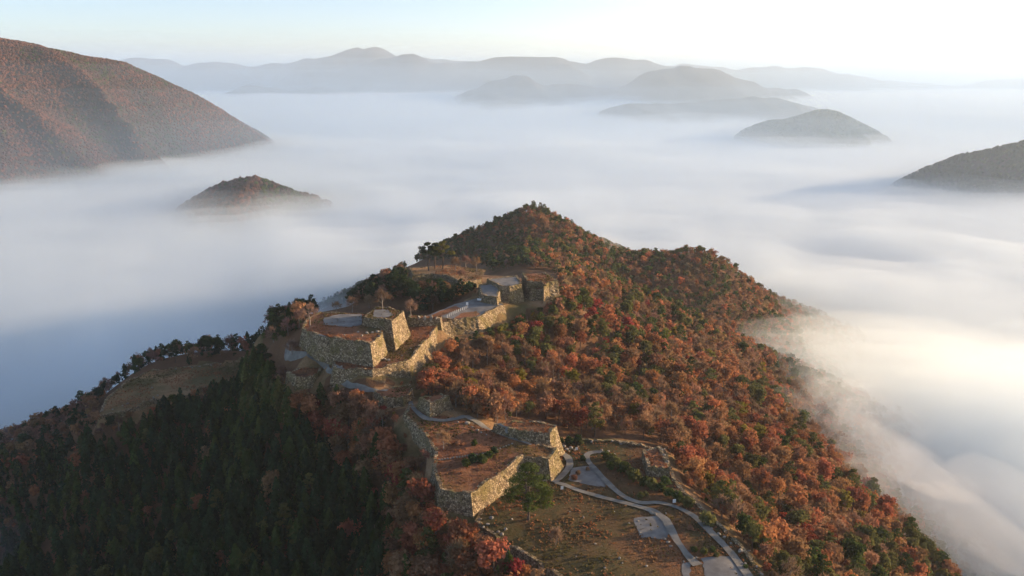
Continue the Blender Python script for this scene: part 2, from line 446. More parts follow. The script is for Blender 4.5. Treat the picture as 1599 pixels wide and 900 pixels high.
def ground(x, y):
    x, y = np.asarray(x, float), np.asarray(y, float)
    fx = np.clip((x - GX0) / GS, 0, len(gx) - 1.001); fy = np.clip((y - GY0) / GS, 0, len(gy) - 1.001)
    i, j = fx.astype(int), fy.astype(int); a, b = fx - i, fy - j
    return (Z[j, i] * (1 - a) + Z[j, i + 1] * a) * (1 - b) + (Z[j + 1, i] * (1 - a) + Z[j + 1, i + 1] * a) * b
def surf(x, y):
    z = ground(x, y)
    for p in PL:
        z = np.where(inside(p['P'], x, y), np.maximum(z, ptop(p, x, y)), z)
    return z
ht = mesh_np('hill_terrain', np.c_[X.ravel(), Y.ravel(), Z.ravel()], grid_faces(len(gx), len(gy)), M['soil'], smooth=True)
ht.materials.append(M['meadow'])
gm_ = ((off + 5 * fbm(X, Y, 14, 3, 44)) < 4)[:-1, :-1].ravel().astype(np.int32)
ht.polygons.foreach_set('material_index', gm_)
link('hill_terrain', ht, kind='structure')

# ------------------------------------------------------------------ far mountains
FOGZ = -90.0
FARPTS = {}
def mountain(name, sky_pts, half, slope, back, amp, wl, res, skew=0.3, seed=0, mat='far_hill', floor=-330, roundw=40, ridge=1.0, end=.9, jag=0.0):
    S = np.array([at_y(u, v, Yd) for u, v, Yd in sky_pts])
    o = np.argsort(S[:, 0]); S = S[o]
    x0, x1 = S[0, 0] - half * .5, S[-1, 0] + half * .5
    xs = np.arange(x0, x1, res)
    yc = np.interp(xs, S[:, 0], S[:, 1])
    ys = np.arange(-half, half * .6, res)
    XX = np.repeat(xs[None], len(ys), 0)
    D = np.repeat(ys[:, None], len(xs), 1)
    YY = yc[None] + D
    zr = np.interp(xs, S[:, 0], S[:, 2])
    zr = np.where(xs < S[0, 0], S[0, 2] - (S[0, 0] - xs) * end, zr); zr = np.where(xs > S[-1, 0], S[-1, 2] - (xs - S[-1, 0]) * end, zr)
    w = max(3, int(roundw * .5 / res)); ker = np.hanning(w + 2)[1:-1]; ker /= ker.sum()
    zr = np.convolve(np.pad(zr, w, 'edge'), ker, 'same')[w:-w]
    if jag: zr = zr + jag * (.6 * fbm(xs, xs * 0, 520, 3, seed + 3) + .55 * fbm(xs, xs * 0, 170, 4, seed + 4))
    sl = np.where(D < 0, slope, back)
    ZZ = zr[None] - sl * (np.sqrt(D * D + roundw ** 2) - roundw)
    g = 1 - np.abs(fbm(XX + skew * D + wl * .5 * fbm(XX, YY, wl * 1.1, 2, seed + 70), YY * .22, wl, 3, seed)) * 3.2
    ramp = np.clip(np.abs(D) / (half * .35), 0, 1)
    ZZ = ZZ + amp * g * ramp * ridge + amp * .25 * fbm(XX, YY, wl * .3, 4, seed + 9) * (.25 + ramp) 
    ZZ = np.maximum(ZZ, floor)
    link(name, mesh_np(name, np.c_[XX.ravel(), YY.ravel(), ZZ.ravel()], grid_faces(len(xs), len(ys)), M[mat], smooth=True), kind='structure')
    FARPTS[name] = (XX, YY, ZZ, g)
mountain('left_mountain', [(-420, 20, 1750), (-250, 30, 1780), (-100, 45, 1800), (0, 62, 1850), (40, 70, 1870), (90, 80, 1900), (130, 88, 1930), (190, 99, 1980), (240, 119, 2020), (300, 147, 2080), (350, 176, 2150), (395, 206, 2230), (418, 222, 2290), (450, 240, 2340)],
         820, .42, .5, 50, 240, 9, .9, 3, roundw=60, jag=5)
mountain('small_hill', [(285, 325, 1230), (320, 303, 1230), (345, 290, 1230), (375, 283, 1230), (400, 281, 1230), (430, 290, 1240), (460, 303, 1250), (490, 312, 1260), (520, 325, 1270)], 260, .5, .5, 12, 90, 6, .2, 8, roundw=25)
mountain('right_hill', [(1405, 292, 1450), (1430, 277, 1450), (1460, 261, 1450), (1500, 245, 1450), (1540, 238, 1450), (1599, 225, 1450), (1680, 205, 1450), (1800, 190, 1450)], 420, .55, .5, 22, 170, 8, .2, 15, roundw=30)
mountain('pointed_island_hill', [(1165, 203, 2560), (1200, 192, 2560), (1240, 187, 2560), (1265, 178, 2560), (1285, 173, 2560), (1310, 178, 2560), (1335, 189, 2560), (1370, 207, 2560)], 420, .35, .4, 20, 220, 10, .2, 23, roundw=20, jag=16)
mountain('long_island_hill', [(935, 178, 3500), (965, 166, 3500), (1000, 160, 3500), (1040, 165, 3500), (1080, 162, 3500), (1130, 153, 3500), (1180, 147, 3500), (1215, 149, 3500), (1235, 160, 3500), (1265, 165, 3500), (1300, 180, 3500)], 600, .3, .35, 30, 300, 15, .2, 31, roundw=30, jag=41)
mountain('middle_range', [(700, 158, 4400), (735, 142, 4400), (780, 125, 4400), (820, 114, 4400), (860, 120, 4400), (890, 124, 4400), (930, 132, 4400), (970, 128, 4400), (1010, 116, 4400), (1080, 111, 4400), (1150, 111, 4400), (1200, 125, 4400), (1250, 145, 4400), (1290, 162, 4400)], 1000, .3, .35, 60, 500, 24, .2, 37, roundw=45, jag=88)
mountain('low_left_range', [(345, 148, 4800), (380, 133, 4800), (420, 136, 4800), (450, 139, 4800), (490, 129, 4800), (530, 138, 4800), (570, 148, 4800)], 700, .3, .35, 40, 400, 24, .2, 41, roundw=40, jag=52)
mountain('far_range', [(430, 135, 5600), (480, 118, 5600), (540, 108, 5600), (600, 89, 5600), (640, 86, 5600), (680, 95, 5600), (720, 100, 5600), (760, 92, 5600), (800, 96, 5600), (850, 93, 5600), (900, 100, 5600), (950, 96, 5600), (1000, 99, 5600), (1060, 100, 5600), (1100, 112, 5600), (1180, 130, 5600)], 1500, .3, .35, 90, 800, 36, .2, 43, roundw=60, jag=62)
mountain('farthest_range', [(60, 110, 6500), (160, 92, 6500), (210, 90, 6500), (250, 98, 6500), (300, 100, 6500), (345, 96, 6500), (380, 102, 6500), (440, 98, 6500), (500, 94, 6500), (540, 80, 6500), (565, 76, 6500), (600, 85, 6500), (650, 95, 6500), (760, 100, 6500), (900, 98, 6500), (1000, 100, 6500), (1150, 112, 6500), (1200, 106, 6500), (1270, 108, 6500), (1330, 120, 6500), (1420, 130, 6500), (1500, 130, 6500), (1560, 124, 6500), (1650, 132, 6500)], 1800, .3, .35, 110, 1000, 48, .2, 47, roundw=75, jag=66)

# ------------------------------------------------------------------ sea of clouds and haze
def spaced(a, b, n, k):
    t = np.linspace(np.arcsinh(a / k), np.arcsinh(b / k), n); return np.sinh(t) * k
fx_ = spaced(-8500, 8500, 300, 350); fy_ = 250 + spaced(-900, 12500, 330, 350)
FX, FY = np.meshgrid(fx_, fy_)
def fog_height(dz, seed, a=1.0):
    far = np.clip((np.hypot(FX, FY) - 600) / 3000, 0, 1)
    h = FOGZ + dz + a * (16 * fbm(FX * .8, FY, 520, 4, seed) + 7 * (1 - .6 * far) * fbm(FX, FY * 1.2, 110, 4, seed + 50))
    h = h + 20 * far * fbm(FX * .6, FY, 1500, 3, seed + 80)
    t = np.clip((np.hypot(FX, FY) - 2600) / 2200, 0, 1); h = h + 75 * t * t * (3 - 2 * t)
    bump = 54 * np.exp(-((FX - 205) / 95) ** 2 - ((FY - 350) / 120) ** 2) + 36 / (1 + np.exp(-(FX - 172) / 42)) * np.exp(-(np.maximum(FX - 500, 0) / 400) ** 2 - ((FY - 215) / 200) ** 2)
    h = h + bump * (1 + .5 * fbm(FX, FY, 95, 4, 200))
    near = np.exp(-((np.hypot(FX - 100, FY - 500) / 900) ** 2))
    return h + near * 14 * (.35 - np.abs(fbm(FX + .4 * FY, FY, 210, 4, 260)) * 2) + near * 5 * fbm(FX, FY, 48, 3, 281)

def fog_layer(name, dz, seed, dens, a=1.0, bottom=-300):
    h = fog_height(dz, seed, a)
    V = np.concatenate([np.c_[FX.ravel(), FY.ravel(), h.ravel()], np.c_[FX.ravel(), FY.ravel(), np.full(FX.size, bottom)]])
    ny, nx = FX.shape; n = nx * ny; q = grid_faces(nx, ny)
    i = np.arange(n).reshape(ny, nx); side = []
    for a_, b_ in ((i[0, :-1], i[0, 1:]), (i[-1, 1:], i[-1, :-1]), (i[1:, 0], i[:-1, 0]), (i[:-1, -1], i[1:, -1])):
        side.append(np.stack([a_, a_ + n, b_ + n, b_], -1))
    Q = np.concatenate([q, q[:, ::-1] + n] + side)
    k = mat_volume(name + '_vapour', (.85, .94, 1.0), dens, .25)
    return link(name, mesh_np(name, V, Q, k, smooth=False), kind='stuff')
for dz_, sd0, den_, am_ in ((22, 11, .0012, 1.3), (12, 12, .0022, 1.25), (3, 31, .0035, 1.15), (-6, 31, .0055, 1.05), (-15, 71, .010, .95), (-27, 71, .028, .8)):
    fog_layer('fog', dz_, sd0, den_, am_)
k = N('deep_cloud'); b = k.n('ShaderNodeBsdfDiffuse'); b.inputs[0].default_value = (.54, .68, .82, 1); k.l(b.outputs[0], k.out.inputs[0])
cz = fog_height(-62, 91, .8)
link('cloud_sea', mesh_np('cloud_sea', np.c_[FX.ravel(), FY.ravel(), cz.ravel()], grid_faces(FX.shape[1], FX.shape[0]), k.m, smooth=True), kind='structure')

# thin bluish mist that hangs over the valleys beyond the castle hill
dist = np.hypot(FX, FY - 150); tt = np.clip((dist - 520) / 1100, 0, 1); tt = tt * tt * (3 - 2 * tt); t2 = np.clip((dist - 2000) / 3200, 0, 1); t2 = t2 * t2 * (3 - 2 * t2)
nn_ = FX.size; ny_, nx_ = FX.shape; q_ = grid_faces(nx_, ny_); i_ = np.arange(nn_).reshape(ny_, nx_)
sd_ = [np.stack([a_, a_ + nn_, b_ + nn_, b_], -1) for a_, b_ in ((i_[0, :-1], i_[0, 1:]), (i_[-1, 1:], i_[-1, :-1]), (i_[1:, 0], i_[:-1, 0]), (i_[:-1, -1], i_[1:, -1]))]
for k_, (f_, de_) in enumerate(((.42, .00015), (.64, .00012), (.84, .00011), (1.05, .00009))):
    mh = FOGZ - 30 + (235 * f_ + 30 * fbm(FX, FY, 900, 3, 300 + k_)) * tt + 225 * t2 * (.45 + .55 * f_)
    link('mist', mesh_np('mist', np.concatenate([np.c_[FX.ravel(), FY.ravel(), mh.ravel()], np.c_[FX.ravel(), FY.ravel(), np.full(nn_, -310.)]]), np.concatenate([q_, q_[:, ::-1] + nn_] + sd_), mat_volume('valley_mist', (.54, .76, 1.0), de_, .25), smooth=False), kind='stuff')
# torn wisps drifting over the sunny slope
def wisp(u, v, Y, rad, dens, seed):
    c = at_y(u, v, Y); bm = bmesh.new(); bmesh.ops.create_icosphere(bm, subdivisions=5, radius=1)
    V = np.array([q.co for q in bm.verts]); T = np.array([[q.index for q in f.verts] for f in bm.faces]); bm.free()
    n1 = fbm(V[:, 0] * 3 + V[:, 2] * 2, V[:, 1] * 3 - V[:, 2] * 1.3, 1.6, 4, seed); V = V * (.8 + .75 * n1)[:, None] * np.array(rad)
    link('fog', mesh_np('fog', V + c, T, mat_volume('wisp_vapour', (.93, .96, 1.0), dens, .25), smooth=False), kind='stuff')
wisp(1320, 690, 275, (42, 55, 18), .008, 3)
wisp(1430, 790, 245, (44, 44, 18), .008, 5)
wisp(950, 385, 600, (14, 30, 9), .006, 6)
HZ = dict(x=9500, y0=-1500, y1=13200, z0=-420, z1=375)
hv = np.array([(sx * HZ['x'], y, z) for z in (HZ['z0'], HZ['z1']) for (sx, y) in ((-1, HZ['y0']), (1, HZ['y0']), (1, HZ['y1']), (-1, HZ['y1']))])
hq = np.array([(3, 2, 1, 0), (4, 5, 6, 7), (0, 1, 5, 4), (1, 2, 6, 5), (2, 3, 7, 6), (3, 0, 4, 7)])
link('haze', mesh_np('haze', hv, hq, mat_volume('haze_air', (.80, .89, 1.0), .00007, .25)), kind='stuff')

# ------------------------------------------------------------------ ruins: geometry
def build_platform(p):
    P, mit, n = p['P'], p['mit'], len(p['P'])
    c = P.mean(0)
    root = thing(p['key'], p['label'], p['cat'], (c[0], c[1], c[2] - 6), group='terraces and walls of the castle ruins')
    r = np.random.default_rng(abs(hash(p['key'])) % 9999 if False else sum(map(ord, p['key'])))
    V, Q = [], []
    ftop = [ptop(p, q[0], q[1]) for q in P]
    foot = [(f if f is not None else P[i, 2] - 3) - 2.2 for i, f in enumerate(p['feet'])]
    def outline(i, s):        # point at depth fraction s of vertex i, concave batter (steeper near the top)
        h = (ftop[i] - foot[i]) * s
        o = p['batter'] * h * (.65 + .35 * s)
        return np.array((P[i, 0] + mit[i, 0] * o, P[i, 1] + mit[i, 1] * o, ftop[i] - h))
    rim = []
    for i in range(n):
        j = (i + 1) % n
        if p['feet'][i] is None and p['feet'][j] is None:
            L = np.hypot(*(P[j] - P[i])[:2]); m = max(2, int(L / .8))
            for a in range(m):
                q = P[i] + (P[j] - P[i]) * a / m; rim.append((q[0], q[1]))
            continue
        L = np.hypot(*(P[j] - P[i])[:2])
        m = max(2, int(L / .75)); kk = max(3, int((max(ftop[i] - foot[i], ftop[j] - foot[j])) / .7))
        d = (P[j] - P[i])[:2] / max(L, 1e-6); nn = np.array((d[1], -d[0]))
        base = len(V)
        notch = fbm(np.arange(m + 1) * .9 + i * 13, np.zeros(m + 1), 4, 2, 77) * p['rough'] * 2.2
        for b in range(kk + 1):
            s = b / kk
            A, B = outline(i, s), outline(j, s)
            for a in range(m + 1):
                q = A + (B - A) * a / m
                if 0 < a < m:
                    w = r.normal(0, .10 if b else .06)
                    q[0] += nn[0] * w; q[1] += nn[1] * w
                    q[2] = ptop(p, q[0], q[1]) - (ptop(p, q[0], q[1]) - (foot[i] + (foot[j] - foot[i]) * a / m)) * s
                    q[2] += r.normal(0, .06)
                if b == 0:
                    q[2] += .10 + (abs(r.normal(0, p['rough'] * .6)) + notch[a] * (0 < a < m)) * .8
                V.append(q)
        for b in range(kk):
            for a in range(m):
                k0 = base + b * (m + 1) + a
                Q.append((k0, k0 + (m + 1), k0 + (m + 2), k0 + 1))
        # coping: a rough top 0.7 m wide behind the face
        cb = len(V)
        for a in range(m + 1):
            q = np.array(V[base + a]); w = .75 + r.uniform(-.2, .2)
            q2 = q.copy(); q2[0] -= nn[0] * w; q2[1] -= nn[1] * w; q2[2] = q[2] - .02 + r.normal(0, .05)
            q3 = q2.copy(); q3[2] = ptop(p, q2[0], q2[1]) - .5
            V.append(q2); V.append(q3)
        for a in range(m):
            Q.append((base + a, base + a + 1, cb + 2 * a + 2, cb + 2 * a)); Q.append((cb + 2 * a, cb + 2 * a + 2, cb + 2 * a + 3, cb + 2 * a + 1))
        for a in range(m):
            q = P[i] + (P[j] - P[i]) * a / m; rim.append((q[0] - nn[0] * .3, q[1] - nn[1] * .3))
    link('stone_wall', mesh_np('stone_wall', np.array(V), np.array(Q), M['stone']), root)
    # top: constrained triangulation with inner points so that the turf undulates
    mn, mx = P.min(0), P.max(0)
    st = 1.2 if p['key'] not in ('lawn_terrace', 'shaded_meadow_terrace') else 1.8
    xx, yy = np.meshgrid(np.arange(mn[0], mx[0], st), np.arange(mn[1], mx[1], st))
    xx = xx.ravel() + r.uniform(-.3, .3, xx.size); yy = yy.ravel() + r.uniform(-.3, .3, yy.size)
    ok = inside(P, xx, yy) & (seg_dist(np.r_[P, P[:1]], xx, yy) > .7)
    pts = [Vector(a) for a in rim] + [Vector((a, b)) for a, b in zip(xx[ok], yy[ok])]
    nr = len(rim)
    vo, eo, fo, _, _, _ = geometry.delaunay_2d_cdt(pts, [(i, (i + 1) % nr) for i in range(nr)], [list(range(nr))], 1, 1e-4)
    va = np.array([(v.x, v.y) for v in vo])
    zz = ptop(p, va[:, 0], va[:, 1])
    tri = np.array([f for f in fo if len(f) == 3])
    link('grass_top' if p['top'] != 'gravel' else 'gravel_top', mesh_np('top', np.c_[va, zz], tri, M[p['top']], smooth=True), root)
    return root
for p in PL: build_platform(p)

# ------------------------------------------------------------------ paths and gravel patches (draped sheets)
def path(name, pts, width, mat='path', lift=.2):
    """pts: (u, v, z) photo survey points; the ribbon follows the ground"""
    W = np.array([at_z(*q)[:2] for q in pts])
    d = np.r_[0, np.cumsum(np.hypot(*np.diff(W, axis=0).T))]
    n = max(4, int(d[-1] / .8)); s = np.linspace(0, d[-1], n)
    # smooth curve: interpolate and average
    c = np.c_[np.interp(s, d, W[:, 0]), np.interp(s, d, W[:, 1])]
    for _ in range(4): c[1:-1] = (c[:-2] + 2 * c[1:-1] + c[2:]) / 4
    t = np.gradient(c, axis=0); t /= np.linalg.norm(t, axis=1)[:, None]
    nr_ = np.c_[-t[:, 1], t[:, 0]]
    wid = np.interp(s, d, width) if not np.isscalar(width) else np.full(n, width)
    wid = wid * (1 + .12 * fbm(s, s * 0, 5, 2, len(pts)))
    K = 5; V = []; wid = wid * .70 * (1 + .18 * fbm(s, s * 0, 2.2, 2, 50 + len(pts)))
    for i in range(n):
        for a in range(K):
            q = c[i] + nr_[i] * wid[i] * (a / (K - 1) - .5); V.append(q)
    V = np.array(V); z = surf(V[:, 0], V[:, 1])
    z = z + lift
    PATHS.append((c, wid.max()))
    return link(name, mesh_np(name, np.c_[V, z], grid_faces(K, n), M[mat], smooth=True), kind='structure')
PATHS = []
PATCHES = []
def patch(name, poly, mat='gravel', lift=.05, st=.8):
    W = np.array([at_z(*q)[:2] for q in poly])
    if .5 * np.sum(W[:, 0] * np.roll(W[:, 1], -1) - np.roll(W[:, 0], -1) * W[:, 1]) < 0: W = W[::-1]
    rim = []
    for i in range(len(W)):
        a, b = W[i], W[(i + 1) % len(W)]; m = max(1, int(np.hypot(*(b - a)) / st))
        for k_ in range(m):
            q = a + (b - a) * k_ / m; rim.append(q + rng.normal(0, .12, 2))
    rim = np.array(rim); PATCHES.append(rim)
    mn, mx = W.min(0), W.max(0)
    xx, yy = np.meshgrid(np.arange(mn[0], mx[0], st), np.arange(mn[1], mx[1], st)); xx, yy = xx.ravel(), yy.ravel()
    ok = inside(rim, xx, yy) & (seg_dist(np.r_[rim, rim[:1]], xx, yy) > .4)
    pts = [Vector(a) for a in rim] + [Vector(a) for a in zip(xx[ok], yy[ok])]
    vo, eo, fo, _, _, _ = geometry.delaunay_2d_cdt(pts, [(i, (i + 1) % len(rim)) for i in range(len(rim))], [list(range(len(rim)))], 1, 1e-4)
    va = np.array([(v.x, v.y) for v in vo])
    return link(name, mesh_np(name, np.c_[va, surf(va[:, 0], va[:, 1]) + lift], np.array([f for f in fo if len(f) == 3]), M[mat], smooth=True), kind='structure')
path('path', [(452, 541, 9.8), (446, 549, 9.6), (458, 559, 9.2), (484, 568, 8.7), (509, 576, 8.2), (513, 584, 8.2), (529, 593, 8.2), (556, 604, 8.2), (580, 608, 8.2), (606, 611, 8)], 1.9)
path('path', [(641, 617, 7.8), (642, 628, 7.5), (647, 640, 7.4), (662, 652, 7.2), (690, 657, 7), (720, 651, 7), (728, 650, 7)], [1.5, 1.6, 1.8, 2.2, 2.4, 2.4, 2.4])
path('path', [(728, 648, 7), (742, 655, 6.8), (760, 665, 6.4), (775, 674, 6.1), (796, 684, 5.9), (830, 696, 5.5)], [3.2, 3.0, 2.6, 2.0, 1.5, .9])
path('path', [(873, 706, 0), (888, 715, 0), (892, 728, 0), (880, 741, 0), (866, 754, 0)], 2.3)
path('path', [(868, 754, 0), (900, 766, 0), (950, 779, 0), (990, 790, 0), (1020, 799, 0), (1040, 812, 0), (1050, 832, 0), (1060, 850, 0), (1074, 868, 0), (1090, 884, 0)], [1.9, 1.9, 1.9, 2.2, 2.4, 3.0, 2.5, 2.0, 2.4, 3.0])
path('path', [(945, 708, 0), (930, 705, 0), (915, 709, 0), (918, 720, 0), (938, 742, 0), (960, 765, 0), (980, 780, 0), (1005, 787, 0), (1030, 785, 0), (1050, 790, 0), (1080, 804, 0), (1100, 822, 0), (1128, 850, 0), (1150, 872, 0), (1170, 900, 0), (1185, 930, 0)], [1.4, 2.0, 2.2, 2.0, 1.9, 2.0, 2.1, 1.9, 1.9, 1.9, 2.0, 2.1, 2.2, 2.3, 2.4, 2.4])
patch('gravel', [(893, 731, 0), (926, 726, 0), (950, 752, 0), (948, 760, 0), (925, 758, 0), (888, 750, 0)])
patch('gravel', [(990, 809, 0), (1036, 806, 0), (1046, 832, 0), (1040, 841, 0), (1000, 838, 0)])
patch('gravel', [(1096, 872, 0), (1140, 868, 0), (1172, 905, 0), (1180, 930, 0), (1110, 935, 0)], lift=.04)
patch('gravel', [(1066, 880, 0), (1078, 878, 0), (1080, 905, 0), (1082, 930, 0), (1066, 930, 0)])
patch('gravel', [(506, 497, 18), (530, 491, 18), (565, 491, 18), (566, 508, 18), (545, 512, 18), (505, 508, 18)])
patch('grass_patch', [(672, 494, 12), (694, 484, 12), (712, 478, 12), (720, 482, 12), (700, 490, 12), (684, 496, 12)], 'grass')
patch('grass_patch', [(710, 497, 12), (722, 489, 12), (744, 486, 12), (750, 490, 12), (744, 494, 12), (712, 498.5, 12)], 'grass')
patch('gravel', [(585, 484, 20.6), (606, 484, 20.6), (615, 492, 20.6), (603, 497, 20.6), (583, 495, 20.6)])

# ------------------------------------------------------------------ tree shapes (numpy quads)
def quads(c, nrm, size, r, aspect=1.0):
    """a leaf clump quad at every point c facing nrm"""
    n = len(c)
    nrm = nrm / (np.linalg.norm(nrm, axis=1)[:, None] + 1e-9)
    t = r.normal(size=(n, 3)); t -= nrm * np.sum(t * nrm, 1)[:, None]; t /= np.linalg.norm(t, axis=1)[:, None] + 1e-9
    b = np.cross(nrm, t)
    s = np.asarray(size) * np.ones(n); s = (s * r.uniform(.6, 1.35, n))[:, None] * .5
    k = r.uniform(.55, 1.0, (n, 4, 1))
    V = np.stack([c - s * t * k[:, 0] - s * aspect * b * k[:, 1], c + s * t * k[:, 1] - s * aspect * b * k[:, 2], c + s * t * k[:, 2] + s * aspect * b * k[:, 3], c - s * t * k[:, 3] + s * aspect * b * k[:, 0]], 1)
    return V.reshape(-1, 3)
def qidx(nv): return np.arange(nv).reshape(-1, 4)
def slivers(a, d, w, r):
    n = len(a); t = r.normal(size=(n, 3)); t = np.cross(d, t); t /= np.linalg.norm(t, axis=1)[:, None] + 1e-9
    return np.stack([a - t * w, a + t * w, a + d + t * w * .35, a + d - t * w * .35], 1).reshape(-1, 3)
def crown_leafy(nq, size, seed, h=7.5, rad=2.9, nl=9, bare=.0):
    r = np.random.default_rng(seed)
    L = []
    for k in range(nl):
        a = r.uniform(0, 6.28); q = math.sqrt(r.uniform(.05, 1)) * rad * .62
        zc = h * r.uniform(.48, .86) - .22 * q
        L.append((q * math.cos(a), q * math.sin(a), zc, r.uniform(.36, .58) * rad))
    L.append((0, 0, h * .82, rad * .5))
    L = np.array(L); w = L[:, 3] ** 2; k = r.choice(len(L), nq, p=w / w.sum())
    d = r.normal(size=(nq, 3)); d /= np.linalg.norm(d, axis=1)[:, None]; d[:, 2] = np.abs(d[:, 2]) * r.choice([1, 1, 1, -.8], nq)
    rr = L[k, 3] * r.uniform(.2, 1.5, nq) ** .6
    c = L[k, :3] + d * rr[:, None] * np.array((1, 1, .82))
    V = quads(c, d + r.normal(0, .45, (nq, 3)), size, r)
    sh = (r.uniform(.86, 1.15, len(L))[k] * r.uniform(.8, 1.2, nq))
    if bare > 0:
        m = int(nq * bare); k = r.choice(len(L), m); d2 = r.normal(size=(m, 3)); d2 /= np.linalg.norm(d2, axis=1)[:, None]; d2[:, 2] = np.abs(d2[:, 2]) * .8 + .15
        V2 = slivers(L[k, :3] - d2 * .3, d2 * (L[k, 3] * r.uniform(.8, 1.35, m))[:, None], r.uniform(.03, .075, m)[:, None], r)
        V = np.concatenate([V, V2]); sh = np.r_[sh, r.uniform(.8, 1.5, m)]
    return V, np.repeat(sh, 4)
def crown_bare(nq, seed, h=7, rad=3.2, w=(.05, .10)):
    r = np.random.default_rng(seed); A, D = [], []
    nc = 30; per = max(4, nq // nc)
    for k in range(nc):
        a = k * 2.4 + r.uniform(-.5, .5); el = r.uniform(.05, 1.4); q = r.uniform(.45, .82)
        d = np.array((math.cos(a) * math.cos(el), math.sin(a) * math.cos(el), math.sin(el)))
        c = np.array((0, 0, h * .42)) + d * np.array((rad * .78, rad * .78, h * .56)) * q
        for m in range(per):
            dd = d * .75 + np.array((0, 0, .45)) + r.normal(0, .5, 3); dd /= np.linalg.norm(dd)
            st = r.uniform(0, .5); A.append(c + dd * st + r.normal(0, .18, 3)); D.append(dd * r.uniform(.45, 1.05))
    V = slivers(np.array(A), np.array(D), r.uniform(w[0], w[1], len(A))[:, None], r)
    return V, np.repeat(np.repeat(r.uniform(.7, 1.3, nc), per), 4)
def crown_cedar(nq, size, seed, h=12, rad=1.75):
    r = np.random.default_rng(seed)
    t = r.uniform(0, 1, nq) ** .75; z = h * (.12 + .88 * t)
    lay = .82 + .18 * np.sin(t * 46 + seed)
    a = r.uniform(0, 6.28, nq)
    lob = 1 + .16 * np.sin(a * 3 + seed) + .1 * np.sin(a * 5 + t * 9)
    rr = rad * (1 - t ** 1.9) ** .85 * lay * lob * r.uniform(.55, 1.08, nq) + .08
    c = np.c_[rr * np.cos(a), rr * np.sin(a), z - rr * .28]
    nrm = np.c_[np.cos(a), np.sin(a), np.full(nq, .75)] + r.normal(0, .35, (nq, 3))
    V = quads(c, nrm, size * (1.05 - .55 * t), r, .8)
    return V, np.repeat(r.uniform(.7, 1.3, nq), 4)
def crown_pine(nq, size, seed, h=9, rad=3.0, pads=16, lo=.38, pr=(.26, .42), flat=.48):
    r = np.random.default_rng(seed); L = []
    for k in range(pads):
        t = (k + .5) / pads; a = k * 2.4 + r.uniform(-.4, .4); z = h * (lo + (1 - lo) * t)
        q = rad * (1.02 - t) ** .55 * r.uniform(.45, .95)
        L.append((q * math.cos(a), q * math.sin(a), z, rad * r.uniform(*pr) * (1.1 - .4 * t)))
    L.append((0, 0, h * .97, rad * .28)); L = np.array(L)
    w = L[:, 3] ** 2; k = r.choice(len(L), nq, p=w / w.sum())
    d = r.normal(size=(nq, 3)); d /= np.linalg.norm(d, axis=1)[:, None]
    c = L[k, :3] + d * (L[k, 3] * r.uniform(.35, 1.05, nq) ** .6)[:, None] * np.array((1.1, 1.1, flat))
    V = quads(c, d * .8 + np.array((0, 0, .5)) + r.normal(0, .4, (nq, 3)), size, r, .6)
    sh = r.uniform(.75, 1.3, len(L))[k] * r.uniform(.8, 1.2, nq)
    return V, np.repeat(sh, 4), L
def trunk_mesh(h, r0, seed, limbs=5, lean=.05, reach=2.0):
    r = np.random.default_rng(seed)
    pth = [np.array((lean * h * (k / 5) ** 1.5 * math.cos(seed) + r.normal(0, .04 * h * k / 8), lean * h * (k / 5) ** 1.5 * math.sin(seed) + r.normal(0, .04 * h * k / 8), h * k / 5 - .6 * (k == 0))) for k in range(6)]
    parts = [tube(pth, [r0 * (1 - .75 * k / 5) for k in range(6)], 6)]
    for k in range(limbs):
        t = r.uniform(.35, .9); i = int(t * 5); b = pth[i] + (pth[min(i + 1, 5)] - pth[i]) * (t * 5 - i)
        a = k * 2.4 + r.uniform(-.5, .5); L = reach * r.uniform(.7, 1.2) * (1.2 - t * .6)
        d = np.array((math.cos(a), math.sin(a), r.uniform(.35, .9)))
        parts.append(tube([b, b + d * L * .5, b + d * L * np.array((1, 1, 1.25))], [r0 * .42 * (1.2 - t), r0 * .26 * (1.2 - t), r0 * .08], 4))
    return join(parts)

COLS = {   # true leaf colours
    'farrust': (.20, .09, .062), 'farbrown': (.115, .07, .055),
    'rust': (.33, .135, .068), 'red': (.24, .055, .042), 'brown': (.245, .135, .075), 'orange': (.33, .165, .075), 'tan': (.28, .165, .10),
    'grey': (.205, .138, .09), 'mauve': (.235, .14, .108), 'olive': (.115, .115, .04), 'green': (.062, .085, .026), 'dark': (.034, .056, .025), 'gold': (.17, .14, .03)}
CEDAR, LEAFY, BARE, EVER = 0, 1, 2, 3

# ------------------------------------------------------------------ where trees stand
CLEAR = [
    [(436, 548), (444, 536), (468, 508), (500, 486), (566, 474), (640, 474), (658, 494), (712, 472), (744, 462), (742, 446), (756, 428), (806, 420), (868, 424), (876, 464), (800, 498), (752, 520), (708, 528), (664, 572), (650, 587), (588, 604), (640, 612),
     (660, 626), (702, 614), (714, 640), (770, 662), (800, 656), (872, 660), (880, 684), (960, 682), (1042, 692), (1056, 745), (1110, 795), (1168, 852), (1196, 900), (1196, 1100), (880, 1100), (860, 900), (738, 818), (682, 804), (698, 744), (702, 714), (688, 694), (650, 656), (570, 612), (500, 590), (446, 590)],
    [(634, 412), (705, 408), (762, 418), (756, 444), (700, 436), (640, 440)],
    [(150, 655), (150, 640), (190, 596), (235, 576), (300, 568), (352, 563), (376, 570), (370, 586), (335, 596), (290, 612), (235, 622), (195, 644)],
    [(402, 543), (440, 537), (456, 548), (470, 566), (446, 562), (425, 552)]]
def clear_px(u, v):
    m = np.zeros(np.shape(u), bool)
    for c in CLEAR: m |= inside(c, u, v)
    return m
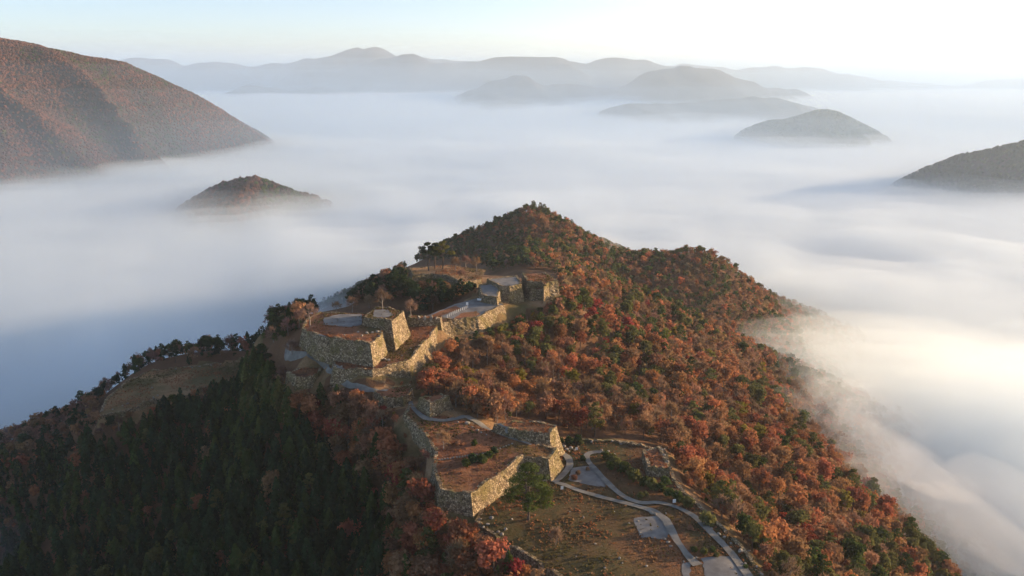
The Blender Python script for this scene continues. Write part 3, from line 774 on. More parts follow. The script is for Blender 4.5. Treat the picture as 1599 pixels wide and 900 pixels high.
def hidden(x, y, z, slack=5.0):
    """True where the ground between the tree top and the camera stands in the way"""
    m = np.zeros(np.shape(x), bool)
    for t in np.linspace(.06, .97, 60):
        m |= ground(x * t, y * t) > CAMH + (z - CAMH) * t + slack
    return m
def scatter():
    sp = 3.0
    xs, ys = np.meshgrid(np.arange(-440, 440, sp), np.arange(70, 800, sp))
    x = (xs + rng.uniform(-.48, .48, xs.shape) * sp).ravel(); y = (ys + rng.uniform(-.48, .48, ys.shape) * sp).ravel()
    xs, ys = np.meshgrid(np.arange(-75, 2, 2.5), np.arange(128, 216, 2.5))
    x = np.r_[x, (xs + rng.uniform(-.5, .5, xs.shape) * 2.5).ravel()]; y = np.r_[y, (ys + rng.uniform(-.5, .5, ys.shape) * 2.5).ravel()]
    xs, ys = np.meshgrid(np.arange(-95, -20, 2.6), np.arange(216, 345, 2.6))
    x = np.r_[x, (xs + rng.uniform(-.5, .5, xs.shape) * 2.6).ravel()]; y = np.r_[y, (ys + rng.uniform(-.5, .5, ys.shape) * 2.6).ravel()]
    xs, ys = np.meshgrid(np.arange(-90, 75, 1.9), np.arange(125, 350, 1.9))
    x2 = (xs + rng.uniform(-.5, .5, xs.shape) * 1.9).ravel(); y2 = (ys + rng.uniform(-.5, .5, ys.shape) * 1.9).ravel()
    nearp = np.full(x2.shape, 1e9)
    for p in PL:
        if p['key'] != 'shaded_meadow_terrace': nearp = np.minimum(nearp, seg_dist(np.r_[p['P'], p['P'][:1]], x2, y2))
    m2 = (nearp < 7.5) & (rng.uniform(0, 1, len(x2)) < .75); x = np.r_[x, x2[m2]]; y = np.r_[y, y2[m2]]; xtra = np.r_[np.zeros(len(x) - int(m2.sum()), bool), np.ones(int(m2.sum()), bool)]
    z = ground(x, y); u, v, d = project(np.c_[x, y, z + 4])
    ok = (u > -140) & (u < 1740) & (v < 1010) & (z > FOGZ - 32)
    x, y, z, u, v, d, xtra = (a[ok] for a in (x, y, z, u, v, d, xtra))
    ok = ~hidden(x, y, z + 8)
    for p in PL: ok &= ~inside(p['P'], x, y); ok &= seg_dist(np.r_[p['P'], p['P'][:1]], x, y) > np.where(xtra, 1.7, 3.4)
    for c, w in PATHS: ok &= seg_dist(c, x, y) > w / 2 + 1.6
    hmax = np.where(xtra, rng.uniform(1.6, 4.2, len(x)), 30.0)
    for hgt in (7.5, 6, 5, 4, 3, 2.2, 1.5, 0):
        uu, vv, _ = project(np.c_[x, y, z + hgt]); c = clear_px(uu, vv)
        if hgt < 2: ok &= ~c
        hmax = np.where(c, np.minimum(hmax, hgt - .4), hmax)
    return [a[ok] for a in (x, y, z, u, v, d, hmax)]
tx, ty, tz, tu, tv, td, thm = scatter()
nt = len(tx)
kind = np.full(nt, LEAFY); tone = np.array(['rust'] * nt, dtype='<U8'); place = np.array(['on the sunlit rusty slope'] * nt, dtype='<U60')
clump = fbm(tx, ty, 38, 3, 61); clump2 = fbm(tx, ty, 24, 3, 67); rnd = rng.uniform(0, 1, nt); rn2 = rng.uniform(0, 1, nt)
cedarzone = inside([(-200, 740), (90, 690), (150, 672), (240, 640), (310, 612), (352, 585), (400, 560), (440, 590), (462, 640), (500, 680), (560, 740), (600, 800), (610, 860), (630, 1100), (-200, 1100)], tu, tv)
mixzone = inside([(440, 590), (580, 612), (640, 650), (676, 720), (680, 800), (740, 826), (870, 905), (870, 1100), (600, 1100), (600, 800), (560, 740), (500, 680)], tu, tv)
leftedge = (tu < 175) & (tv > 600) & ~cedarzone
behindleft = (tu < 470) & (tv <= 612) & ~cedarzone & ~leftedge
behindkeep = (tu >= 440) & (tu < 745) & (tv < 530) & (td < 380)
backhill = (tv < 480) & (td >= 380) & (tu < 1010)
shoulder = (td >= 380) & (tu >= 1010)
for i in range(nt):
    a, b, g, g2 = rnd[i], rn2[i], clump[i], clump2[i]
    if cedarzone[i]:
        place[i] = 'in the shaded cedar wood'
        if a < .955 - .2 * (g2 > .35): kind[i] = CEDAR; tone[i] = 'dark' if b < .72 else 'green'
        elif a < .97: tone[i] = 'brown' if b < .6 else 'rust'
        else: kind[i] = EVER; tone[i] = 'olive'
        if tv[i] < 640 and tu[i] > 380 and kind[i] == CEDAR: tone[i] = 'olive' if b < .5 else 'green'  # knoll cedars get lighter leaves, painting in their sunlit tops
    elif mixzone[i]:
        place[i] = 'beside the shaded near wall'
        if a < .64 + .2 * g: tone[i] = 'rust' if b < .6 else ('orange' if b < .70 else ('red' if b < .75 else 'brown'))
        elif a < .80: kind[i] = BARE; tone[i] = 'mauve' if b < .4 else 'grey'
        elif tv[i] > 760 or b < .3: kind[i] = CEDAR if b < .6 else EVER; tone[i] = 'green' if b < .5 else 'olive'
        else: tone[i] = 'brown'
    elif leftedge[i]:
        place[i] = 'below the shaded meadow'
        if a < .4: tone[i] = 'brown'
        elif a < .72: kind[i] = BARE; tone[i] = 'mauve'
        else: kind[i] = EVER; tone[i] = 'dark'
    elif behindleft[i]:
        place[i] = 'on the dark skyline ridge'
        if a < .42: kind[i] = EVER; tone[i] = 'dark' if b < .7 else 'green'
        elif a < .8: kind[i] = BARE; tone[i] = 'mauve'
        elif a < .9: kind[i] = CEDAR; tone[i] = 'dark'
        else: tone[i] = 'brown'
    elif behindkeep[i]:
        place[i] = 'behind the keep terrace'
        if a < .62 + .35 * g: kind[i] = EVER; tone[i] = 'dark'
        elif a < .86: kind[i] = BARE; tone[i] = 'mauve' if b < .6 else 'grey'
        else: tone[i] = 'brown'
        if tv[i] < 432 and tu[i] > 690: kind[i] = BARE; tone[i] = 'tan' if b < .5 else 'mauve'
    elif backhill[i]:
        place[i] = 'on the hill behind'
        q = .75 if tu[i] < 810 + (tv[i] - 330) * .2 else .42
        if a < q + .5 * g: kind[i] = EVER; tone[i] = ('dark' if b < .5 else 'green') if q > .5 else ('olive' if b < .5 else 'green')
        elif a < q + .22 + .3 * g: kind[i] = BARE; tone[i] = 'grey' if b < .6 else 'tan'
        else: tone[i] = 'rust' if b < .45 else ('brown' if b < .85 else 'orange')
    elif shoulder[i]:
        place[i] = 'on the foggy far shoulder'
        if a < .28 + .4 * g: kind[i] = EVER; tone[i] = 'green' if b < .6 else 'olive'
        elif a < .6: kind[i] = BARE; tone[i] = 'grey'
        else: tone[i] = 'brown' if b < .6 else 'rust'
    else:
        gz = (930 < tu[i] < 1040 and 460 < tv[i] < 620) or (tv[i] > 830 and tu[i] > 1150) or (780 < tu[i] < 930 and 460 < tv[i] < 560)
        if a < (.44 if gz else .13) + .42 * max(g2, -.3): kind[i] = EVER; tone[i] = 'olive' if b < .78 else 'green'
        elif a < (.62 if gz else .50) + .5 * g: kind[i] = BARE; tone[i] = 'grey' if b < .45 else ('tan' if b < .8 else 'mauve')
        else: tone[i] = 'rust' if b < .5 else ('brown' if b < .8 else ('orange' if b < .92 else ('red' if g2 > .12 else 'gold')))
scl = (.42 + .9 * rng.uniform(0, 1, nt) ** 1.4) * np.where(kind == CEDAR, .86, np.where(kind == EVER, .80, .84)) * np.where(mixzone & (kind != CEDAR), 1.15, 1) * np.where(behindkeep, .95, 1)
scl = np.where((kind != CEDAR) & (td < 170), scl * .9, scl)
scl = np.minimum(scl, np.maximum(thm, 1.3) / np.where(kind == CEDAR, 9.4, 7.6)); tbig = thm > 6
# sparser spacing for broad crowns
keep = np.ones(nt, bool)
keep &= ~(behindleft & (rng.uniform(0, 1, nt) < .3))
keep &= ~((kind == BARE) & (rng.uniform(0, 1, nt) < .12)) & ~((kind != CEDAR) & tbig & (rng.uniform(0, 1, nt) < .06))
tx, ty, tz, tu, tv, td, kind, tone, place, scl = (a[keep] for a in (tx, ty, tz, tu, tv, td, kind, tone, place, scl))
nt = len(tx)

# ------------------------------------------------------------------ single trees: the largest 300 of each kind
KINDS = {CEDAR: ('cedar_tree', 'cedar', 'conical cedars of the shaded wood'), LEAFY: ('autumn_tree', 'autumn tree', 'leafy autumn trees on the slopes'),
         BARE: ('bare_tree', 'bare tree', 'bare twiggy trees on the slopes'), EVER: ('evergreen_tree', 'evergreen tree', 'evergreen trees on the slopes')}
WORD = {'rust': 'rust red', 'red': 'crimson', 'brown': 'dull brown', 'orange': 'orange', 'tan': 'tan', 'grey': 'grey brown', 'mauve': 'mauve brown', 'olive': 'olive green', 'green': 'mid green', 'dark': 'dark green', 'gold': 'yellow'}
NOUN = {CEDAR: 'conical cedar', LEAFY: 'leafy tree', BARE: 'bare twiggy tree', EVER: 'bushy evergreen'}
LEAFMAT = {k: mat_leaf('leaves_' + WORD[k].replace(' ', '_'), False, COLS[k], .3) for k in WORD}
CROWN, TRUNK = {}, {}
def crown_for(kd, tn, var):
    key = (kd, tn, var)
    if key not in CROWN:
        s = 100 + var * 7 + kd * 31
        if kd == CEDAR: V, _ = crown_cedar(620, .85, s, 8.4, 2.15)
        elif kd == LEAFY: V, _ = crown_leafy(480, .52, s, 7.4, 2.5, 10 + 2 * var, .8)
        elif kd == BARE: V, _ = crown_bare(520, s)
        else: V, _ = crown_leafy(560, .6, s, 7.6, 2.5, 9 + var) if var else crown_pine(620, .62, s, 8.6, 2.7)[:2]
        CROWN[key] = mesh_np('crown', V, qidx(len(V)), LEAFMAT[tn])
    return CROWN[key]
def trunk_for(kd, var):
    if (kd, var) not in TRUNK:
        hh = {CEDAR: 8.2, LEAFY: 5.2, BARE: 5.2, EVER: 6.0}[kd]
        v, q = trunk_mesh(hh, .2 if kd != CEDAR else .22, 40 + kd * 9 + var, 0 if kd == CEDAR else 7, .03, 2.1)
        TRUNK[(kd, var)] = mesh_np('trunk', v, q, M['bark_pale' if kd == BARE else 'bark'], smooth=True)
    return TRUNK[(kd, var)]
tu2, tv2, _ = project(np.c_[tx, ty, tz + np.where(kind == CEDAR, 8, 5) * scl])
solo = np.zeros(nt, bool)
seen_labels = set()
infr = (tu2 > 4) & (tu2 < 1595) & (tv2 > 4) & (tv2 < 896) & (tz > FOGZ + 6)
for kd, (nm, cat, grp) in KINDS.items():
    idx = np.where((kind == kd) & infr)[0]
    idx = idx[np.argsort(td[idx] / scl[idx])]
    cnt = 0
    for i in idx:
        if cnt >= 300: break
        lab = f"{WORD[tone[i]]} {NOUN[kd]} {place[i]}, {tu2[i] / 15.99:.0f} percent across, {tv2[i] / 9:.0f} down"
        if lab in seen_labels: continue
        seen_labels.add(lab); solo[i] = True; cnt += 1
        var = int(rng.integers(0, 3)); s = float(scl[i])
        t = thing(nm, lab, cat, (tx[i], ty[i], tz[i] - .15), grp)
        t.rotation_euler = (rng.normal(0, .04), rng.normal(0, .04), rng.uniform(0, 6.28)); t.scale = (s * rng.uniform(.9, 1.12), s * rng.uniform(.9, 1.12), s * rng.uniform(.9, 1.15))
        for pn, me in (('trunk', trunk_for(kd, var)), ('crown', crown_for(kd, str(tone[i]), var))):
            c = bpy.data.objects.new(pn, me); COL.objects.link(c); c.parent = t

# ------------------------------------------------------------------ the rest of the wood: one object per kind
def bulk(name, sel, gens):
    """gens: list of (V, shade); merged with per tree colour"""
    idx = np.where(sel)[0]
    if not len(idx): return
    VV, CC = [], []
    pick = rng.integers(0, len(gens), len(idx))
    for g, (V, sh) in enumerate(gens):
        j = idx[pick == g]
        if not len(j): continue
        a = rng.uniform(0, 6.28, len(j)); ca, sa = np.cos(a)[:, None], np.sin(a)[:, None]
        s = scl[j][:, None]; sz = s * rng.uniform(.88, 1.15, len(j))[:, None]
        Xv = (V[None, :, 0] * ca - V[None, :, 1] * sa) * s + tx[j][:, None]
        Yv = (V[None, :, 0] * sa + V[None, :, 1] * ca) * s + ty[j][:, None]
        Zv = V[None, :, 2] * sz + tz[j][:, None] - .15
        VV.append(np.stack([Xv, Yv, Zv], -1).reshape(-1, 3))
        base = np.array([COLS[t] for t in tone[j]]) * rng.uniform(.75, 1.3, len(j))[:, None] * (1 + rng.normal(0, .07, (len(j), 3)))
        CC.append((base[:, None, :] * sh[None, :, None]).reshape(-1, 3))
    V = np.concatenate(VV); C_ = np.clip(np.concatenate(CC), .01, .6)
    link(name, mesh_np(name, V, qidx(len(V)), M['leaf_attr'], C_), kind='stuff')
far = td > 290
for kd, nm in ((CEDAR, 'cedar_forest'), (LEAFY, 'autumn_forest'), (BARE, 'bare_forest'), (EVER, 'evergreen_forest')):
    for fr in (False, True):
        q = .5 if fr else 1; b = 1.4 if fr else 1
        if kd == CEDAR: gens = [crown_cedar(int(300 * q), 1.05 * b, 300 + k, 8.4, 2.15) for k in range(3)]
        elif kd == LEAFY: gens = [crown_leafy(int(210 * q), .68 * b, 310 + k, 7.4, 2.5, 9 + k, .7) for k in range(4)]
        elif kd == BARE: gens = [crown_bare(int(300 * q), 320 + k, w=(.08 * b, .15 * b)) for k in range(3)]
        else: gens = [crown_leafy(int(270 * q), .78 * b, 330 + k, 7.6, 2.5, 9) for k in range(3)] + [crown_pine(int(280 * q), .8 * b, 335, 8.6, 2.7)[:2]]
        bulk(nm, (kind == kd) & ~solo & (far == fr), gens)
print('trees', nt, 'single', int(solo.sum()), {k: int((kind == k).sum()) for k in range(4)})

# far woods on the hills across the fog
def lump(seed):
    r = np.random.default_rng(seed); me = bmesh.new(); bmesh.ops.create_icosphere(me, subdivisions=1, radius=1)
    V = np.array([v.co for v in me.verts]); T = np.array([[v.index for v in f.verts] for f in me.faces]); me.free()
    V = V * (1 + r.normal(0, .18, (len(V), 1))); V[:, 2] = V[:, 2] * .95 + .55
    return V, T
def far_wood(name, mt, sp, size, cols, cut, seed):
    XX, YY, ZZ, GG = FARPTS[mt]
    r = np.random.default_rng(seed)
    ny, nx = XX.shape
    lx, ly = abs(XX[0, 1] - XX[0, 0]), abs(YY[1, 0] - YY[0, 0])
    nn = int(nx * ny * lx * ly / sp ** 2)
    fi, fj = r.uniform(0, nx - 1.01, nn), r.uniform(0, ny - 1.01, nn); i, j = fi.astype(int), fj.astype(int); a, b = fi - i, fj - j
    f = lambda A: (A[j, i] * (1 - a) + A[j, i + 1] * a) * (1 - b) + (A[j + 1, i] * (1 - a) + A[j + 1, i + 1] * a) * b
    x, y, z = f(XX), f(YY), f(ZZ); D = fj / (ny - 1) * 1.6 - 1.0
    u, v, d = project(np.c_[x, y, z])
    ok = (z > cut) & (D < .12) & (u > -120) & (u < 1720); x, y, z = x[ok], y[ok], z[ok]
    g = .8 * fbm(x, y, size * 26, 4, seed) + .45 * r.normal(0, .35, len(x)) + np.clip(f(GG)[ok] - .45, -.5, .3) * .35
    s = size * r.uniform(.7, 1.3, len(x)); VV, TT, CC, o = [], [], [], 0
    pick = r.integers(0, 4, len(x))
    for q in range(4):
        V, T = lump(seed + q); m = pick == q; n = int(m.sum())
        aa = r.uniform(0, 6.28, n); ca, sa = np.cos(aa)[:, None], np.sin(aa)[:, None]; sc = s[m][:, None]
        P = np.stack([(V[None, :, 0] * ca - V[None, :, 1] * sa) * sc * .55 + x[m][:, None], (V[None, :, 0] * sa + V[None, :, 1] * ca) * sc * .55 + y[m][:, None], V[None, :, 2] * sc * .62 + z[m][:, None]], -1)
        VV.append(P.reshape(-1, 3)); TT.append((T[None] + (np.arange(n) * len(V))[:, None, None] + o).reshape(-1, 3)); o += n * len(V)
        ci = np.digitize(g[m], [c[0] for c in cols[1:]])
        base = np.array([COLS[c[1]] for c in cols])[ci] * r.uniform(.82, 1.18, n)[:, None]
        CC.append(np.repeat(base, len(V), 0))
    link(name, mesh_np(name, np.concatenate(VV), np.concatenate(TT), M['leaf_attr'], np.concatenate(CC)), kind='stuff')
far_wood('far_autumn_forest', 'left_mountain', 4.0, 4.8, [(-9, 'green'), (-.55, 'farbrown'), (-.15, 'farrust'), (.12, 'farbrown'), (.55, 'olive')], FOGZ - 20, 5)
far_wood('far_autumn_forest', 'small_hill', 5.0, 6, [(-9, 'green'), (-.6, 'farbrown'), (-.2, 'farrust'), (.2, 'farbrown')], FOGZ - 20, 6)
far_wood('far_autumn_forest', 'right_hill', 5, 6, [(-9, 'dark'), (.1, 'green'), (.45, 'farbrown')], FOGZ - 20, 9)
far_wood('far_autumn_forest', 'pointed_island_hill', 7, 8, [(-9, 'dark'), (.2, 'green')], FOGZ - 10, 12)

# ------------------------------------------------------------------ single plants, stones and small things
def spot(u, v):
    """where the sight line through a photo point meets the ground (then the thing stands there for good)"""
    x, y, w = ray(u, v); t = np.linspace(90, 900, 6000) / y
    zz = CAMH + w * t; g = surf(x * t, y * t)
    k = np.argmax(g >= zz)
    return np.array((x * t[k], y * t[k], g[k]))
def pct(u, v): return f"{u / 15.99:.0f} percent across, {v / 9:.0f} down"
def hero_pine(u, v, h, rad, lo, pads, seed, nq, label, nm='pine_tree', size=.42, lean=.04, col=(.078, .10, .026)):
    b = spot(u, v)
    t = thing(nm, label, 'pine', b, 'pines standing on the ruins')
    V, sh, L = crown_pine(nq, size, seed, h, rad, pads, lo, (.17, .30) if pads > 20 else (.26, .42), .36 if pads > 20 else .48)
    v_, q_ = trunk_mesh(h * .97, .028 * h, seed, 0, lean)
    parts = [(v_, q_)]
    r = np.random.default_rng(seed)
    for l in L[:-1]:
        s0 = np.array((0, 0, l[2] * .9 - .3)); e = l[:3] - np.array((0, 0, .1)); m = (s0 + e) / 2 + np.array((0, 0, -.15)) + r.normal(0, .12, 3)
        parts.append(tube([s0, m, e], [.011 * h, .007 * h, .02], 5))
    c = link('trunk', mesh_np('trunk', *join(parts), M['bark'], smooth=True)); c.parent = t
    c = link('crown', mesh_np('crown', V, qidx(len(V)), M['leaf_attr'], np.array(col) * sh[:, None])); c.parent = t
hero_pine(826, 812, 12.6, 6.2, .34, 34, 3, 8000, 'large green pine standing alone on the dry lawn before the long terrace wall', size=.34)
hero_pine(692, 421, 12.0, 4.4, .56, 9, 5, 1300, 'flat topped pine with crown painted sunlit gold, sunniest of the three far pines', size=.6, col=(.12, .115, .03))  # sunlight painted into the crown colour as gold
hero_pine(670, 423, 12.0, 4.4, .56, 8, 6, 1200, 'flat topped pine painted shade-dark on the shaded side of the three far pines', size=.6, col=(.03, .045, .02))  # crown colour darkened to paint in the shade
hero_pine(680, 420, 11.0, 3.4, .58, 7, 9, 1000, 'slender pine painted shade-dark standing between the two other far pines', size=.6, col=(.035, .05, .02))  # shade painted into this crown colour too
def cherry(u, v, h, tone_, label, seed, lean=.06, dense=700):
    b = spot(u, v); t = thing('cherry_tree', label, 'bare tree', b - np.array((0, 0, .1)), 'bare cherry trees among the ruins')
    s = h / 7.0
    r = np.random.default_rng(seed)
    vv, qq = trunk_mesh(5.4 * s, .2 * s, seed, 9, lean, 2.6 * s)
    c = link('trunk', mesh_np('trunk', vv, qq, M['bark_pale'], smooth=True)); c.parent = t
    V, _ = crown_bare(dense, seed, 7 * s, 3.6 * s, (.04, .08))
    c = link('crown', mesh_np('crown', V, qidx(len(V)), LEAFMAT[tone_])); c.parent = t
for k_, (u, v, h, tn, lb) in enumerate([
    (485, 509, 7.5, 'mauve', 'wide pinkish bare tree at the outer corner of the broad keep terrace'), (468, 512, 6.0, 'mauve', 'smaller pinkish bare tree left of the wide pinkish one by the keep'),
    (457, 556, 5.0, 'mauve', 'thin pinkish bare tree inside the curve of the path below the keep'), (551, 488, 6.5, 'tan', 'tan bare tree behind the grey court of the keep terrace'),
    (526, 488, 4.5, 'tan', 'short bare tree behind the far edge of the grey court'), (598, 483, 6.5, 'grey', 'bare tree rising behind the tall keep tower base'), (577, 482, 5.5, 'grey', 'low bare tree behind the left corner of the tall keep base'),
    (642, 494, 5.5, 'mauve', 'spreading mauve bare tree behind the passage wall of the keep'), (693, 702, 4.6, 'tan', 'pale bare tree standing alone on the long red grass terrace'),
    (868, 852, 3.6, 'grey', 'small leaning bare tree alone on the lawn below the pine'), (712, 424, 6, 'tan', 'tan bare tree next to the far pines on their terrace'), (728, 420, 6, 'mauve', 'mauve bare tree second from the far pines'),
    (745, 424, 6.5, 'tan', 'rounded tan bare tree behind the far stepped wall'), (768, 420, 6, 'tan', 'bare tree behind the far square gravel block'), (793, 420, 6, 'mauve', 'bare tree between the two farthest ruin blocks'),
    (835, 420, 5.5, 'tan', 'bare tree behind the farthest ruin block'), (722, 452, 5.5, 'mauve', 'bare tree on the slope just below the far pine terrace corner'), (700, 465, 5.5, 'grey', 'bare tree at the shaded edge of the gravel terrace')]):
    cherry(u, v, h, tn, lb, 500 + k_, .25 if 'leaning' in lb else .05, 420 if h < 5 else 700)
BUSH = {}
def bush(u, v, r_, col, label):
    key = (col, int(rng.integers(0, 3)))
    if key not in BUSH:
        V, sh = crown_leafy(420, .34, 700 + key[1], 2.1, 1.25, 7)
        V[:, 2] = (V[:, 2] - .55) * 1.15
        BUSH[key] = mesh_np('bush', V, qidx(len(V)), LEAFMAT[col])
    b = spot(u, v); o = link('bush', BUSH[key]); o.location = b - np.array((0, 0, .1)); o.scale = (r_ / 1.25, r_ / 1.25, r_ / 1.25 * rng.uniform(.85, 1.1)); o.rotation_euler.z = rng.uniform(0, 6)
    o['label'] = label; o['category'] = 'bush'; o['group'] = 'evergreen bushes among the ruins'
for (u, v, r_, col) in [(946, 716, 1.5, 'green'), (955, 724, 1.5, 'olive'), (964, 730, 1.6, 'olive'), (974, 738, 1.7, 'green'), (984, 744, 1.5, 'olive'), (994, 752, 1.7, 'olive'), (1008, 758, 1.5, 'green'), (1020, 764, 1.7, 'olive'), (1034, 766, 1.4, 'green'), (1046, 774, 1.4, 'green'), (1060, 782, 1.5, 'green'), (1072, 790, 1.5, 'olive'),
                         (1000, 777, .9, 'olive'), (1008, 774, .8, 'olive'), (1040, 758, 1.3, 'green'), (952, 733, 1.2, 'green')]:
    bush(u, v, r_, col, f"{WORD[col]} bush in the row beside the upper path, {pct(u, v)}")
bush(1102, 818, 2.1, 'olive', 'large rounded olive bush at the outer edge of the path')
for (u, v, r_, col) in [(728, 728, 1.2, 'green'), (740, 724, 1.5, 'dark'), (752, 722, 1.4, 'green'), (765, 716, 1.3, 'green'), (773, 707, 1.0, 'dark'), (742, 695, 1.0, 'green'), (716, 694, .8, 'tan')]:
    bush(u, v, r_, col, f"{WORD[col]} bush on the red grass terrace, {pct(u, v)}")
for (u, v, r_, col) in [(876, 692, 1.2, 'green'), (888, 692, 1.3, 'dark'), (901, 690, 1.2, 'dark'), (908, 694, .8, 'olive'), (910, 720, .9, 'dark')]:
    bush(u, v, r_, col, f"{WORD[col]} bush beside the gate wall's bright end, {pct(u, v)}")
for (u, v, r_, col) in [(1085, 862, .8, 'green'), (1098, 866, .9, 'olive'), (1112, 862, .8, 'green'), (1078, 828, .8, 'tan'), (1165, 888, .6, 'green'), (1120, 870, .7, 'olive'), (903, 742, .8, 'tan'), (898, 750, .8, 'brown'), (918, 735, .6, 'tan')]:
    bush(u, v, r_, col, f"low {WORD[col]} shrub between the forked paths, {pct(u, v)}")
ROCK = []
for k_ in range(5):
    bm = bmesh.new(); bmesh.ops.create_icosphere(bm, subdivisions=2, radius=.5); r = np.random.default_rng(k_)
    ax = r.normal(size=(9, 3)); ax /= np.linalg.norm(ax, axis=1)[:, None]; dd = r.uniform(.26, .42, 9)
    for vtx in bm.verts:
        p_ = np.array(vtx.co)
        for a_, d_ in zip(ax, dd):
            e = p_ @ a_ - d_
            if e > 0: p_ = p_ - a_ * e * .9
        vtx.co = p_ * np.array((1.25, .9, .85))
    me = bpy.data.meshes.new('boulder'); bm.to_mesh(me); bm.free(); me.materials.append(M['rock']); ROCK.append(me)
def boulder(u, v, s, where, tall=1.0):
    b = spot(u, v); o = link('boulder', ROCK[int(rng.integers(0, 5))])
    o.location = b + np.array((0, 0, .12 * s * tall)); o.scale = (s * rng.uniform(.8, 1.2), s * rng.uniform(.8, 1.2), s * tall * rng.uniform(.8, 1.2)); o.rotation_euler = (0, 0, rng.uniform(0, 6))
    size = 'large' if s > 1.2 else ('small' if s < .7 else 'rough')
    lab = f"{size} pale stone {where}, {pct(u, v)}"
    while lab in seen_labels: u += 8; lab = f"{size} pale stone {where}, {pct(u, v)}"
    seen_labels.add(lab)
    o['label'] = lab; o['category'] = 'stone'; o['group'] = 'loose stones lying about the ruins'
for u, v, s_ in [(880, 699, 1.4), (885, 703, 1.0), (892, 701, 1.2), (897, 704, .8), (872, 697, 1.0), (889, 706, .7), (903, 698, .6)]: boulder(u, v, s_, 'in the rubble by the gate')
for u, v, s_ in [(956, 690, .9), (970, 694, .8), (988, 693, 1.0), (925, 691, 1.0), (1033, 704, .9), (1038, 712, .9), (1042, 722, .9), (1046, 732, .9), (1050, 742, .8), (950, 706, .8), (960, 711, .8), (940, 704, .7)]: boulder(u, v, s_, 'at the enclosure')
for u, v, s_ in [(1018, 802, 1.1), (1024, 804, .8), (997, 815, .6), (1000, 832, .7), (1037, 843, .8), (1044, 848, .7), (1048, 854, .6), (1083, 872, .8), (1088, 872, .6), (1068, 878, .6), (1020, 797, .7), (1040, 803, .6)]: boulder(u, v, s_, 'by the paved patch')
for u, v, s_ in [(1123, 835, .9), (1131, 840, .7), (1142, 850, .7), (1157, 862, 1.2), (1164, 882, .8), (1174, 872, .7), (1182, 886, .7), (1170, 861, .6), (1150, 845, .6), (1112, 826, .7), (1190, 898, .8)]: boulder(u, v, s_, 'on the outer lawn rim')
for u, v, s_ in [(730, 662, 1.6), (746, 673, .9), (752, 676, .7), (738, 668, .6), (716, 660, .6), (760, 680, .5)]: boulder(u, v, s_, 'beside the terrace path')
for u, v, s_ in [(768, 810, .9), (762, 820, .7), (784, 836, 1.1), (790, 828, .9), (778, 832, .7), (755, 826, .8), (750, 812, .7), (800, 812, .5)]: boulder(u, v, s_, 'near the lone pine')
for u, v, s_ in [(968, 873, .6), (972, 880, .5), (983, 818, .5), (912, 808, .4), (930, 850, .5), (945, 888, .5), (1010, 885, .5), (900, 870, .4), (1018, 862, .4), (870, 828, .4), (890, 800, .4), (960, 800, .4)]: boulder(u, v, s_, 'on the open lawn')
for u, v, s_ in [(240, 622, 1.1), (247, 618, .8), (238, 606, .9), (300, 575, 1.0), (312, 573, .9), (330, 571, 1.0), (200, 631, 1.0), (192, 634, .8), (160, 642, 1.1), (176, 640, .9), (275, 577, .8), (345, 569, .8), (225, 628, .8)]: boulder(u, v, s_, 'on the shaded meadow')
for u, v, s_ in [(602, 562, 1.2), (597, 561, 1.0), (607, 563, 1.1), (590, 563, .8), (628, 556, .6), (642, 545, .6), (534, 573, .8), (526, 572, .7)]: boulder(u, v, s_, 'on the golden walled terrace')
for u, v, s_ in [(655, 510, 1.1), (664, 508, 1.0), (674, 509, 1.1), (682, 508, .9)]: boulder(u, v, s_, 'standing in the passage', 2.0)
for u, v, s_ in [(574, 521, 1.2), (582, 520, 1.0), (590, 519, 1.2), (593, 526, .9), (560, 519, .8), (538, 524, .7), (566, 525, .9)]: boulder(u, v, s_, 'on the keep terrace rim')
for k_, (u, v) in enumerate(zip(np.linspace(686, 800, 26), np.interp(np.linspace(686, 800, 26), [686, 720, 765, 800], [719, 714, 708, 694]))): boulder(u, v, .55, 'in the terrace step line')
def box(a, b):
    (x0, y0, z0), (x1, y1, z1) = a, b
    V = np.array([(x, y, z) for z in (z0, z1) for x, y in ((x0, y0), (x1, y0), (x1, y1), (x0, y1))], float)
    return V, np.array([(3, 2, 1, 0), (4, 5, 6, 7), (0, 1, 5, 4), (1, 2, 6, 5), (2, 3, 7, 6), (3, 0, 4, 7)])
def sign(u, v, w, h, label):
    t = thing('signboard', label, 'sign', spot(u, v), 'white signboards')
    t.rotation_euler.z = rng.uniform(-.3, .3)
    c = link('board', mesh_np('board', *box((-w / 2, -.05, h * .45), (w / 2, .02, h)), M['white'])); c.parent = t
    for sx in (-1, 1):
        c = link('post', mesh_np('post', *tube([(sx * w * .35, .06, -.3), (sx * w * .35, .06, h * .96)], [.05, .05], 6), M['bark'])); c.parent = t
sign(1053, 790, .7, 1.5, 'small white signboard beside the outer path by the bush row')
sign(878, 768, .6, 1.3, 'small white signboard at the corner of the lower path near the pine')
sign(901, 706, .6, 1.2, 'small white signboard by the rubble at the gate')
sign(730, 480, .8, 1.8, 'white signboard on the grey gravel terrace at the rope fence end')
sign(749, 472, 1.6, 1.3, 'wide white signboard at the back of the grey gravel terrace')
sign(880, 549, 1.6, 2.2, 'white signboard among the red trees of the slope')
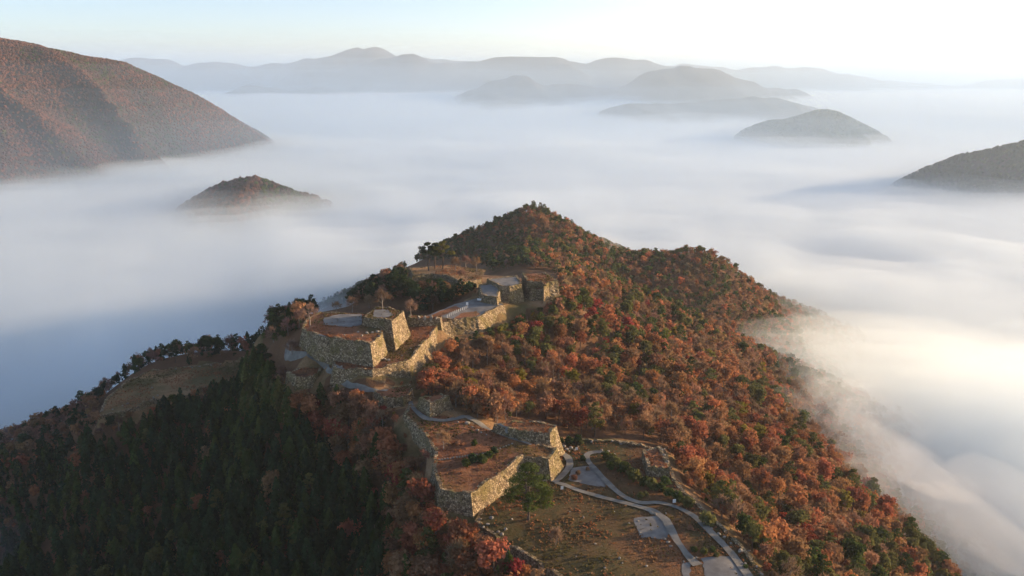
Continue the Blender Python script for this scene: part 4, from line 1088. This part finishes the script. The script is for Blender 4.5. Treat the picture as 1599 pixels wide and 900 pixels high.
# rope fence on the gravel terrace
a_, b_ = spot(699, 496), spot(731, 481)
t = thing('rope_fence', 'low rope fence with pale posts crossing the grey gravel terrace', 'fence', a_)
npst = 12; P_ = [a_ + (b_ - a_) * k_ / (npst - 1) for k_ in range(npst)]
for p_ in P_: p_[2] = surf(p_[0], p_[1])
for p_ in P_:
    c = link('post', mesh_np('post', *tube([p_ - a_ - np.array((0, 0, .2)), p_ - a_ + np.array((0, 0, 1.0))], [.11, .10], 6), M['white'])); c.parent = t
rp = []
for k_ in range(npst - 1):
    for f_ in (0, .25, .5, .75): rp.append(P_[k_] + (P_[k_ + 1] - P_[k_]) * f_ - a_ + np.array((0, 0, .8 - .12 * math.sin(math.pi * f_))))
rp.append(P_[-1] - a_ + np.array((0, 0, .8)))
c = link('rope', mesh_np('rope', *tube(rp, [.03] * len(rp), 5), M['rock'])); c.parent = t
# dry grass tufts over the turf (nobody could count them)
def tufts():
    r = np.random.default_rng(91); C0, T0 = [], []
    for p in PL:
        P = p['P']; mn, mx = P.min(0), P.max(0); ar = (mx - mn)[0] * (mx - mn)[1]
        if p['top'] == 'gravel': continue
        n = int(min(ar * 2.6, 16000)); x, y = r.uniform(mn[0], mx[0], n), r.uniform(mn[1], mx[1], n)
        ok = inside(P, x, y) & (y < 420)
        ok &= fbm(x, y, 7, 3, 33) + r.normal(0, .25, n) > -.05
        for c, w in PATHS: ok &= seg_dist(c, x, y) > w / 2
        for q in PATCHES: ok &= ~inside(q, x, y) | (r.uniform(0, 1, n) < .05)
        x, y = x[ok], y[ok]; C0.append(np.c_[x, y, ptop(p, x, y) + .12])
        g = fbm(x, y, 14, 3, 35)[:, None]; base = np.where(g > .12, np.array((.10, .085, .03)), np.where(g < -.1, np.array((.27, .12, .06)), np.array((.21, .12, .06))))
        T0.append(base * r.uniform(.6, 1.35, (len(x), 1)))
    C = np.concatenate(C0); T = np.concatenate(T0); n = len(C)
    C = np.repeat(C, 2, 0) + r.normal(0, .12, (2 * n, 3)) * np.array((1, 1, .3)); T = np.repeat(T, 2, 0)
    nrm = np.c_[r.normal(0, 1, 2 * n), r.normal(0, 1, 2 * n), r.uniform(.2, .9, 2 * n)]
    V = quads(C, nrm, .42, r, .7)
    link('dry_grass', mesh_np('dry_grass', V, qidx(len(V)), M['leaf_attr'], np.repeat(T, 4, 0)), kind='stuff')
tufts()
